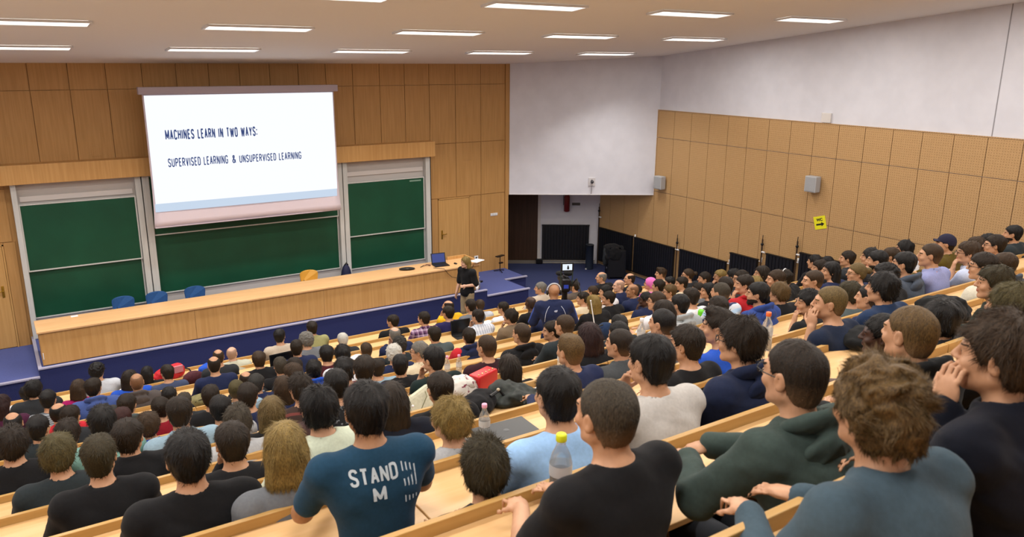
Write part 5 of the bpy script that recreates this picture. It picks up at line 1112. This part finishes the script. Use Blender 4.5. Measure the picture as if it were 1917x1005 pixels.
bi = empty('bin', (14.25, 17.40, 0), 0, 'tall grey cylindrical bin in the corner recess', 'bin'); MB().lathe([(.10, 0), (.115, .02), (.115, .70), (.118, .70), (.118, .735), (.10, .735), (.09, .60)], n=24).build('body', mat('bin_grey', '#4c5563', .3, .5), bi, True); MB().lathe([(.119, .70), (.121, .715), (.119, .73)], n=24).build('rim', BLACKM, bi, True); MB().box(-.14, -.10, -.02, .02, .0, .03).build('pedal', WHITEP, bi)
# flight case with a draped coat
fc = empty('flight_case', (14.25, 16.25, 0), -.5, 'black flight case with metal corners by the radiators', 'case'); MB().box(-.24, .24, -.18, .18, .06, .82, bev=.01).build('case', mat('case_black', '#0d0d10', .5), fc)
for sx in (-1, 1):
    for sy in (-1, 1):
        MB().box(sx*.24-.012, sx*.24+.012, sy*.18-.012, sy*.18+.012, .06, .82).build('edge', mat('edge_dark_metal', '#2b2d31', .35, .7), fc); MB().ball((sx*.2, sy*.14, .03), .03).build('castor', BLACK, fc, True)
for z in (.3, .6): MB().box(-.262, -.24, -.035, .035, z-.03, z+.03, bev=.003).build('latch', CHROME, fc)
def blob(name, m, parts, c, lim, res, noise=.01, freq=10, parent=None, floorz=None, rot=None, k=.04, seed=0):
    """soft cloth or bag shape from blended ellipsoids, wrinkled"""
    g = Grid(np.arange(-lim[0], lim[0]+res, res), np.arange(-lim[1], lim[1]+res, res), np.arange(-.02 if floorz is not None else -lim[2], lim[2]+res, res)); d = None
    for (p_, r_, R_) in parts:
        e_ = ell(g, p_, r_, R_); d = e_ if d is None else smin(d, e_, k)
    one = 0*d
    d = d+noise*vnoise(g.X*freq+seed+one, g.Y*freq+one, g.Z*freq*1.3+g.X*freq*.8+one)+noise*.5*vnoise(g.X*freq*2.4+one, g.Y*freq*2.4+seed+one, g.Z*freq*2+g.Y*freq*1.6+one)
    if floorz is not None: d = smax(d, (floorz-g.Z)+one, .006)
    V, Q = net(d, g.ax); me_ = to_mesh(name, V, Q); me_.materials.append(m); o_ = bpy.data.objects.new(name, me_); COL.objects.link(o_); o_.parent = parent
    if parent is None or c: o_.location = c
    if rot: o_.rotation_euler = (0, 0, rot)
    return o_
co = empty('coat', (14.2, 16.3, .82), -.4, 'black coat draped over the flight case', 'coat')
blob('coat_body', cloth('black'), [((-.04, 0, .07), (.24, .17, .09), None), ((-.22, -.08, -.14), (.09, .12, .30), None), ((.0, -.19, -.10), (.20, .05, .20), None), ((.24, .0, -.02), (.06, .12, .12), None)], (0, 0, 0), (.42, .34, .5), .02, .018, 9, co)
blob('sleeve', cloth('charcoal'), [((-.27, -.10, -.18), (.07, .07, .26), None)], (0, 0, 0), (.4, .25, .5), .02, .012, 12, co)
sc_ = empty('wall_sensor', (0, 0, 0), 0, 'small white camera unit on the white bulkhead', 'sensor'); sc_.matrix_world = Mb @ Matrix.Translation((2.23, 0, 2.76)) @ Matrix.Rotation(math.pi, 4, 'Z')
MB().box(-.09, .09, .001, .03, -.11, .11, bev=.006).build('plate', mat('sensor_plate', '#c7c3c4', .5), sc_); MB().cyl((0, .03, .03), (0, .10, .02), .03).ball((0, .12, .01), .045).build('camera_head', mat('sensor_dark', '#38373b', .4), sc_, True); MB().tube([(0, .02, -.10), (.0, .015, -.22), (.01, .012, -.33)], .006, 6).build('lead', mat('lead_grey', '#8d8a8c', .6), sc_)

# ------------------------------------------------------------------ things on the benches
bottle(4.38, 7.74, 2.277, '#d98fb0', 'water bottle with pink cap left of the maroon sweater, right of its pair', .25, .036, .45)
bottle(4.22, 7.74, 2.277, '#dca0bb', 'water bottle with pink cap, left one of the pair', .27, .036, .45)
bottle(4.43, 5.80, 2.992, '#d98fb0', 'water bottle with pink cap before the flat cut hair', .25, .036, .5)
bottle(2.35, 3.84, 3.65, '#dca0bb', 'water bottle with pink cap standing by the closed laptop', .25, .036, .5)
bottle(5.52, 5.84, 2.992, '#e4e6e8', 'tall clear bottle with white cap, centre right', .33, .045, .25)
bottle(1.585, 2.06, 4.39, '#c9d018', 'large bottle with a yellow green cap by the light blue shirt', .27, .042, .45, mat('dark_drink', '#4a4038', .2, trans=.3))
bottle(5.13, 3.95, 3.65, '#e06a35', 'bottle with an orange cap on the desk, right of centre', .33, .046, .35)
bottle(8.15, 12.50, .962, '#d9dadc', 'small clear bottle by the white shirted man', .22, .03, .5)
gm = empty('drinks_flask', (7.25, 6.60, 2.612), 0, 'bright green flask between the white shirts', 'flask'); MB().lathe([(.036, 0), (.038, .01), (.038, .16), (.033, .2)], n=18).build('body', mat('flask_blue', '#2a3a66', .4), gm, True); MB().lathe([(.042, .19), (.044, .2), (.044, .27), (.036, .29)], n=18).build('lid', mat('flask_green', '#5fc21c', .4), gm, True)
# handbags, scarf, coats, bags
hb = empty('handbag', (3.50, 5.74, 2.992), .35, 'red leather handbag with studs on the desk', 'handbag')
RED = mat('red_leather', '#b01f24', .35)
MB().box(-.13, .13, -.055, .055, .0, .19, bev=.02).build('body', RED, hb)
fl_ = MB().box(-.135, .135, -.066, -.05, .06, .20, bev=.012).box(-.132, .132, -.06, .06, .185, .205, bev=.009).build('flap', mat('red_leather2', '#c2282c', .33), hb)
for k in range(5): MB().ball((-.10+.05*k, -.03, .207), .010).build('stud', mat('stud_gold', '#d7b98a', .25, .7), fl_, True)
MB().tube([(.13, 0, .17), (.20, .02, .10), (.17, -.02, .02)], .007, 6).build('strap', RED, hb)
FLOR = noisy('floral_cloth', '#c9c6bf', '#7a3848', (26, 26, 26), 2, .9, .1, .60, .68)
sf = empty('scarf', (3.26, 5.74, 2.992), 0, 'white floral scarf heaped on the desk beside the red handbag', 'scarf'); blob('cloth', FLOR, [((0, 0, .09), (.16, .12, .13), None), ((.10, -.05, .04), (.10, .09, .07), None), ((-.08, .02, .05), (.1, .1, .07), None)], (0, 0, 0), (.28, .22, .24), .011, .014, 14, sf, 0.0); blob('fold', FLOR, [((.03, -.06, .14), (.10, .05, .05), None)], (0, 0, 0), (.2, .18, .24), .011, .012, 18, sf, 0.0)
jk = empty('folded_jacket', (3.22, 4.78, 3.324), -.2, 'dark green grey jacket lying over the desk and rail', 'jacket'); JM = noisy('jacket_dark', '#161b18', '#242b27', (30, 30, 30), 3, .6, .15)
blob('jacket_body', JM, [((0, .03, .04), (.21, .14, .08), None), ((-.08, .11, .08), (.12, .08, .07), None), ((.15, -.05, .03), (.13, .10, .05), None)], (0, 0, 0), (.48, .34, .26), .013, .022, 11, jk, 0.0); blob('sleeve', JM, [((.16, -.1, .07), (.20, .05, .05), rotz(.5))], (0, 0, 0), (.45, .3, .2), .013, .012, 15, jk, 0.0)
bk = empty('backpack', (2.86, 4.80, 3.324), .3, 'black backpack with loose straps on the desk behind the floral scarf', 'backpack'); blob('bag', cloth('black'), [((0, 0, .06), (.19, .12, .09), None), ((.12, .03, .07), (.09, .08, .08), None)], (0, 0, 0), (.32, .22, .24), .012, .012, 12, bk, 0.0); MB().tube([(.10, -.06, .12), (.22, -.05, .13), (.27, -.10, .03), (.36, -.12, .01)], .012, 6).build('strap', BLACK, bk); MB().ball((.2, -.055, .14), .014).build('buckle', mat('buckle_pale', '#b7a98f', .5), bk, True)
laptop(2.50, 3.82, 3.65, -.05, 'closed black laptop on the desk beside a pink capped bottle', .38, .26, open_=False)
tb = empty('tote_bag', (2.83, 5.62, 2.992), .2, 'pale cream canvas bag with thin cords leaning on the bench', 'bag'); CAN = noisy('canvas_cream', '#b5b39c', '#c4c2ac', (40, 40, 40), 3, .9, .1)
MB().box(-.20, .20, -.05, .05, -.02, .20, M=Matrix.Rotation(-.5, 4, 'X') @ Matrix.Rotation(-.25, 4, 'Y'), bev=.03).build('bag', CAN, tb)
for k in (-1, 1): MB().tube([(k*.10-.02, .09, .19), (k*.10-.08, -.02, .17), (k*.08-.16, -.05, .06)], .004, 5).build('cord', mat('cord_olive', '#6b6a4c', .8), tb)
MB().ball((-.14, -.03, .13), .012).build('toggle', PAPER, tb, True)
rbk = empty('backpack', (2.02, 13.33, .751), .2, 'bright red backpack lying on the front desk', 'backpack'); RDN = noisy('red_nylon', '#a8141f', '#c01f2b', (30, 30, 30), 3, .6, .1)
blob('bag', RDN, [((0, 0, .10), (.24, .13, .13), None), ((.16, .02, .12), (.12, .11, .12), None)], (0, 0, 0), (.36, .22, .30), .016, .012, 10, rbk, 0.0); MB().box(.05, .20, -.13, -.10, .12, .24, bev=.01).build('pocket', mat('pocket_pink', '#b87680', .7), rbk); MB().tube([(.22, -.02, .16), (.33, -.03, .10), (.36, -.06, .03)], .012, 6).build('strap', BLACK, rbk)
mb = empty('shoulder_bag', (2.22, 12.36, .963), .15, 'maroon shoulder bag with black strap beside navy sweater', 'bag'); blob('bag', noisy('maroon_cloth', '#3c141c', '#4a1a24', (40, 40, 40), 3, .8, .1), [((0, 0, .10), (.17, .09, .13), None)], (0, 0, 0), (.26, .16, .28), .014, .008, 10, mb, 0.0); MB().tube([(-.14, -.02, .10), (-.26, -.05, .04), (-.36, -.08, .02), (-.28, -.12, .02)], .012, 6).build('strap', BLACK, mb)
cl = empty('folded_cloth', (2.58, 13.32, .751), 0, 'bright blue crumpled cloth on the front desk', 'cloth'); blob('cloth', cloth('royal'), [((0, 0, .05), (.11, .08, .08), None), ((.05, .02, .09), (.05, .05, .06), None)], (0, 0, 0), (.2, .16, .2), .012, .012, 14, cl, 0.0); blob('fold', cloth('royal'), [((.06, -.05, .03), (.09, .03, .03), None)], (0, 0, 0), (.2, .14, .12), .01, .008, 18, cl, 0.0)
ob = empty('cloth_bag', (1.94, 10.50, 1.413), .2, 'olive khaki cloth bag lying on the desk, left block', 'bag'); blob('bag', noisy('khaki_cloth', '#6a6340', '#7d764f', (40, 40, 40), 3, .85, .1), [((0, 0, .06), (.17, .12, .08), None)], (0, 0, 0), (.26, .2, .2), .014, .010, 11, ob, 0.0); MB().tube([(-.1, -.08, .09), (0, -.11, .12), (.1, -.08, .09)], .008, 6).build('handle', mat('khaki_dark', '#3f3a25', .8), ob)
nb_ = empty('shoulder_bag', (6.66, 7.74, 2.277), 0, 'navy cloth bag on the desk at the foot of the white rod', 'bag'); blob('bag', cloth('denim'), [((0, 0, .11), (.17, .09, .13), None)], (0, 0, 0), (.26, .16, .28), .013, .01, 11, nb_, 0.0); MB().tube([(-.16, 0, .16), (-.20, -.04, .22), (-.10, -.06, .24)], .01, 6).build('strap', BLACK, nb_)
bj = empty('padded_jacket', (5.95, 2.98, 4.02), .2, 'black padded jacket heaped on the desk, right side', 'jacket'); blob('jacket_body', cloth('black2'), [((0, 0, .08), (.28, .15, .12), None), ((-.15, .05, .12), (.15, .12, .11), None)], (0, 0, 0), (.46, .28, .32), .014, .022, 12, bj, 0.0); blob('sleeve', cloth('black2'), [((.18, -.08, .06), (.18, .06, .06), rotz(.4))], (0, 0, 0), (.44, .26, .2), .014, .012, 14, bj, 0.0)
sj = empty('satchel', (4.98, 3.02, 4.02), .2, 'black bag on the desk behind the blond crew cut man', 'bag'); blob('bag', cloth('black2'), [((0, 0, .05), (.22, .12, .07), None)], (0, 0, 0), (.3, .2, .18), .012, .01, 12, sj, 0.0); MB().box(-.12, .12, -.13, -.11, .03, .08, bev=.008).build('flap', BLACK, sj)
laptop(6.58, 11.42, 1.205, math.radians(-4), 'black laptop open on the desk of the striped shirt man', .38, .26, .25, colr='#101113', tiltv=.12)
laptop(3.42, 11.45, 1.205, math.radians(4), 'open dark laptop behind the beige sweater', .40, .26, .27, tiltv=.12)
def phone(x, y, z, rz, label, c='#101113'):
    t = empty('phone', (x, y, z), rz, label, 'phone', 'phones on the desks'); b_ = MB().box(-.037, .037, -.075, .075, .0, .009, bev=.003).build('case', mat('phone_'+c, c, .3), t); MB().box(-.033, .033, -.066, .066, .009, .0096).build('display', mat('phone_glass', '#06070a', .08), b_)
phone(6.32, 10.55, 1.413, 1.1, 'black phone on the desk right of the dark laptop'); phone(5.24, 5.80, 2.992, 1.2, 'dark phone on the desk left of grey jacket with cyan'); phone(5.30, 3.84, 3.65, 1.0, 'white edged phone on the desk, right of navy hoodie', '#c9c9cc'); phone(2.13, 2.98, 4.02, .8, 'black phone at the left hand of the light blue shirt')
cn = empty('drinks_can', (4.72, 3.98, 3.65), .3, 'white and dark patterned can beside the navy hoodie', 'can'); MB().lathe([(.025, 0), (.031, .008), (.033, .02), (.033, .145), (.026, .158), (.024, .155)], n=20).build('can', mat('can_white', '#b9bcc6', .3, .4), cn, True); MB().cyl((0, 0, .03), (0, 0, .07), .0335, n=20, caps=False).build('print_band', mat('can_print', '#2b2c4c', .4), cn, True); MB().ball((-.03, -.015, .105), .016, sc=(.3, 1, 1)).build('print_dot', mat('can_dot', '#4a1f30', .4), cn, True)
def sheets(x, y, z, rz, label, n=2):
    t = empty('papers', (x, y, z), rz, label, 'paper', 'papers on the desks')
    for k in range(n): MB().box(-.105, .105, -.148, .148, .002*k+.001, .002*k+.0025, M=Matrix.Rotation(.12*k, 4, 'Z')).build('sheet', PAPER, t)
sheets(7.72, 12.40, .963, .2, 'white papers in front of the white shirted man'); sheets(1.55, 11.45, 1.205, .1, 'white paper on the desk behind the grey brown hoodie'); sheets(2.1, 10.52, 1.413, .5, 'white paper beside the olive bag'); sheets(3.52, 4.78, 3.324, .3, 'white paper under the dark jacket'); sheets(4.62, 11.45, 1.205, .3, 'white papers on the desk beside the white haired person', 3); sheets(2.55, 9.55, 1.663, .2, 'white paper beside the olive blond buzz cut')
pc = empty('paper_cup', (1.22, 12.42, .963), 0, 'white paper cup on the desk by the blue top', 'cup'); MB().lathe([(.028, 0), (.042, .12), (.040, .12), (.026, .004)], n=16).build('cup', PAPER, pc, True); MB().lathe([(.043, .115), (.045, .12), (.045, .128), (.03, .135)], n=16).build('lid', WHITEP, pc, True)
# printed back of the dark blue shirt
man, sho, Jm = MAN['man with black hair in a dark blue printed shirt']
bv = BVHTree.FromPolygons([v.co for v in sho.data.vertices], [tuple(q.vertices) for q in sho.data.polygons])
def wrap(me, eps=.003):
    for v in me.vertices:
        h = bv.ray_cast(Vector((v.co.x, -1, v.co.z)), Vector((0, 1, 0)))
        if h[0]: v.co.y = h[0].y-eps
    me.update()
nz = Jm['neckb'][2]
def print_on(me):
    bm_ = bmesh.new(); bm_.from_mesh(me); bmesh.ops.triangulate(bm_, faces=bm_.faces)
    for _ in range(1):
        es = [e for e in bm_.edges if e.calc_length() > .02]
        if es: bmesh.ops.subdivide_edges(bm_, edges=es, cuts=1)
    bm_.to_mesh(me); bm_.free(); wrap(me); me.materials.append(mat('shirt_print', '#b9c6cf', .8))
    o_ = bpy.data.objects.new('print', me); COL.objects.link(o_); o_.parent = sho
print_on(fit_text(block_text('STAND', .2, .5), -.125, .070, nz-.088, nz-.026))
print_on(fit_text(block_text('M', .2, .5), -.045, .01, nz-.155, nz-.102))
for k in range(4):
    b = MB(); x = .090+.018*k; q = [b.bm.verts.new(p_) for p_ in ((x, 0, nz-.20), (x+.006, 0, nz-.20), (x+.006, 0, nz-.035-.008*k), (x, 0, nz-.035-.008*k))]; b.bm.faces.new(q); o_ = b.build('x', ALU); me = o_.data; bpy.data.objects.remove(o_); me.materials.clear(); print_on(me)

# coloured sleeves of two jackets, a briefcase and a folded pale jacket
def sleeve(label, side, a, b, r, c, name='sleeve_panel'):
    p_, s_, J_ = MAN[label]; A = J_['sh'+side]; E_ = J_['el'+side]; Wv = J_['wr'+side]; pt = lambda t: A+(E_-A)*t if t <= 1 else E_+(Wv-E_)*(t-1)
    g = Grid(np.arange(-.42, .42, .016), np.arange(-.2, .5, .016), np.arange(.6, 1.2, .016)); d = rcone(g, pt(a), pt(min(b, 1)), r, r*.9)
    if b > 1: d = smin(d, rcone(g, pt(1), pt(b), r*.9, r*.7), .02)
    d = d+.006*vnoise(g.X*16+0*g.Y+0*g.Z, g.Y*16+0*g.X, g.Z*26+0*g.X)
    V, Q = net(d, g.ax); me_ = to_mesh(name, V, Q); me_.materials.append(c); o_ = bpy.data.objects.new(name, me_); COL.objects.link(o_); o_.parent = s_
sleeve('dark haired person in a navy hoodie with a red sleeve', 'l', .0, .9, .092, cloth('red'))
sleeve('short dark haired person in grey jacket with cyan lining', 'l', .55, 1.8, .072, mat('cyan_lining', '#4aa3b8', .8))
sleeve('man with hands at mouth in a red and black hoodie', 'l', .3, 1.9, .075, cloth('black'))
bc = empty('briefcase', (5.22, 6.72, 2.612), -.1, 'black briefcase with a metal ring on the desk below the camera operator', 'briefcase')
MB().box(-.20, .20, -.06, .06, .0, .24, bev=.012).build('case', mat('case_leather', '#0e0f10', .5), bc); MB().tube([(-.03, -.064, .19), (-.03, -.068, .16), (0, -.07, .15), (.03, -.068, .16), (.03, -.064, .19)], .005, 6).build('ring', mat('ring_gold', '#c9bd94', .3, .8), bc); MB().tube([(-.07, 0, .24), (-.06, 0, .275), (.06, 0, .275), (.07, 0, .24)], .009, 6).build('handle', BLACK, bc)
pj = empty('folded_jacket', (4.28, 6.70, 2.612), .2, 'pale mint grey jacket folded on the desk beside the black hoodie', 'jacket')
PJ = noisy('pale_mint_cloth', '#7d8883', '#8f9a95', (40, 40, 40), 3, .9, .1)
blob('jacket_body', PJ, [((0, 0, .07), (.19, .13, .10), None), ((.06, .04, .12), (.12, .09, .07), None)], (0, 0, 0), (.3, .22, .28), .013, .014, 12, pj, 0.0); blob('sleeve', PJ, [((.08, -.10, .05), (.14, .04, .04), rotz(.3))], (0, 0, 0), (.28, .2, .14), .012, .01, 15, pj, 0.0)
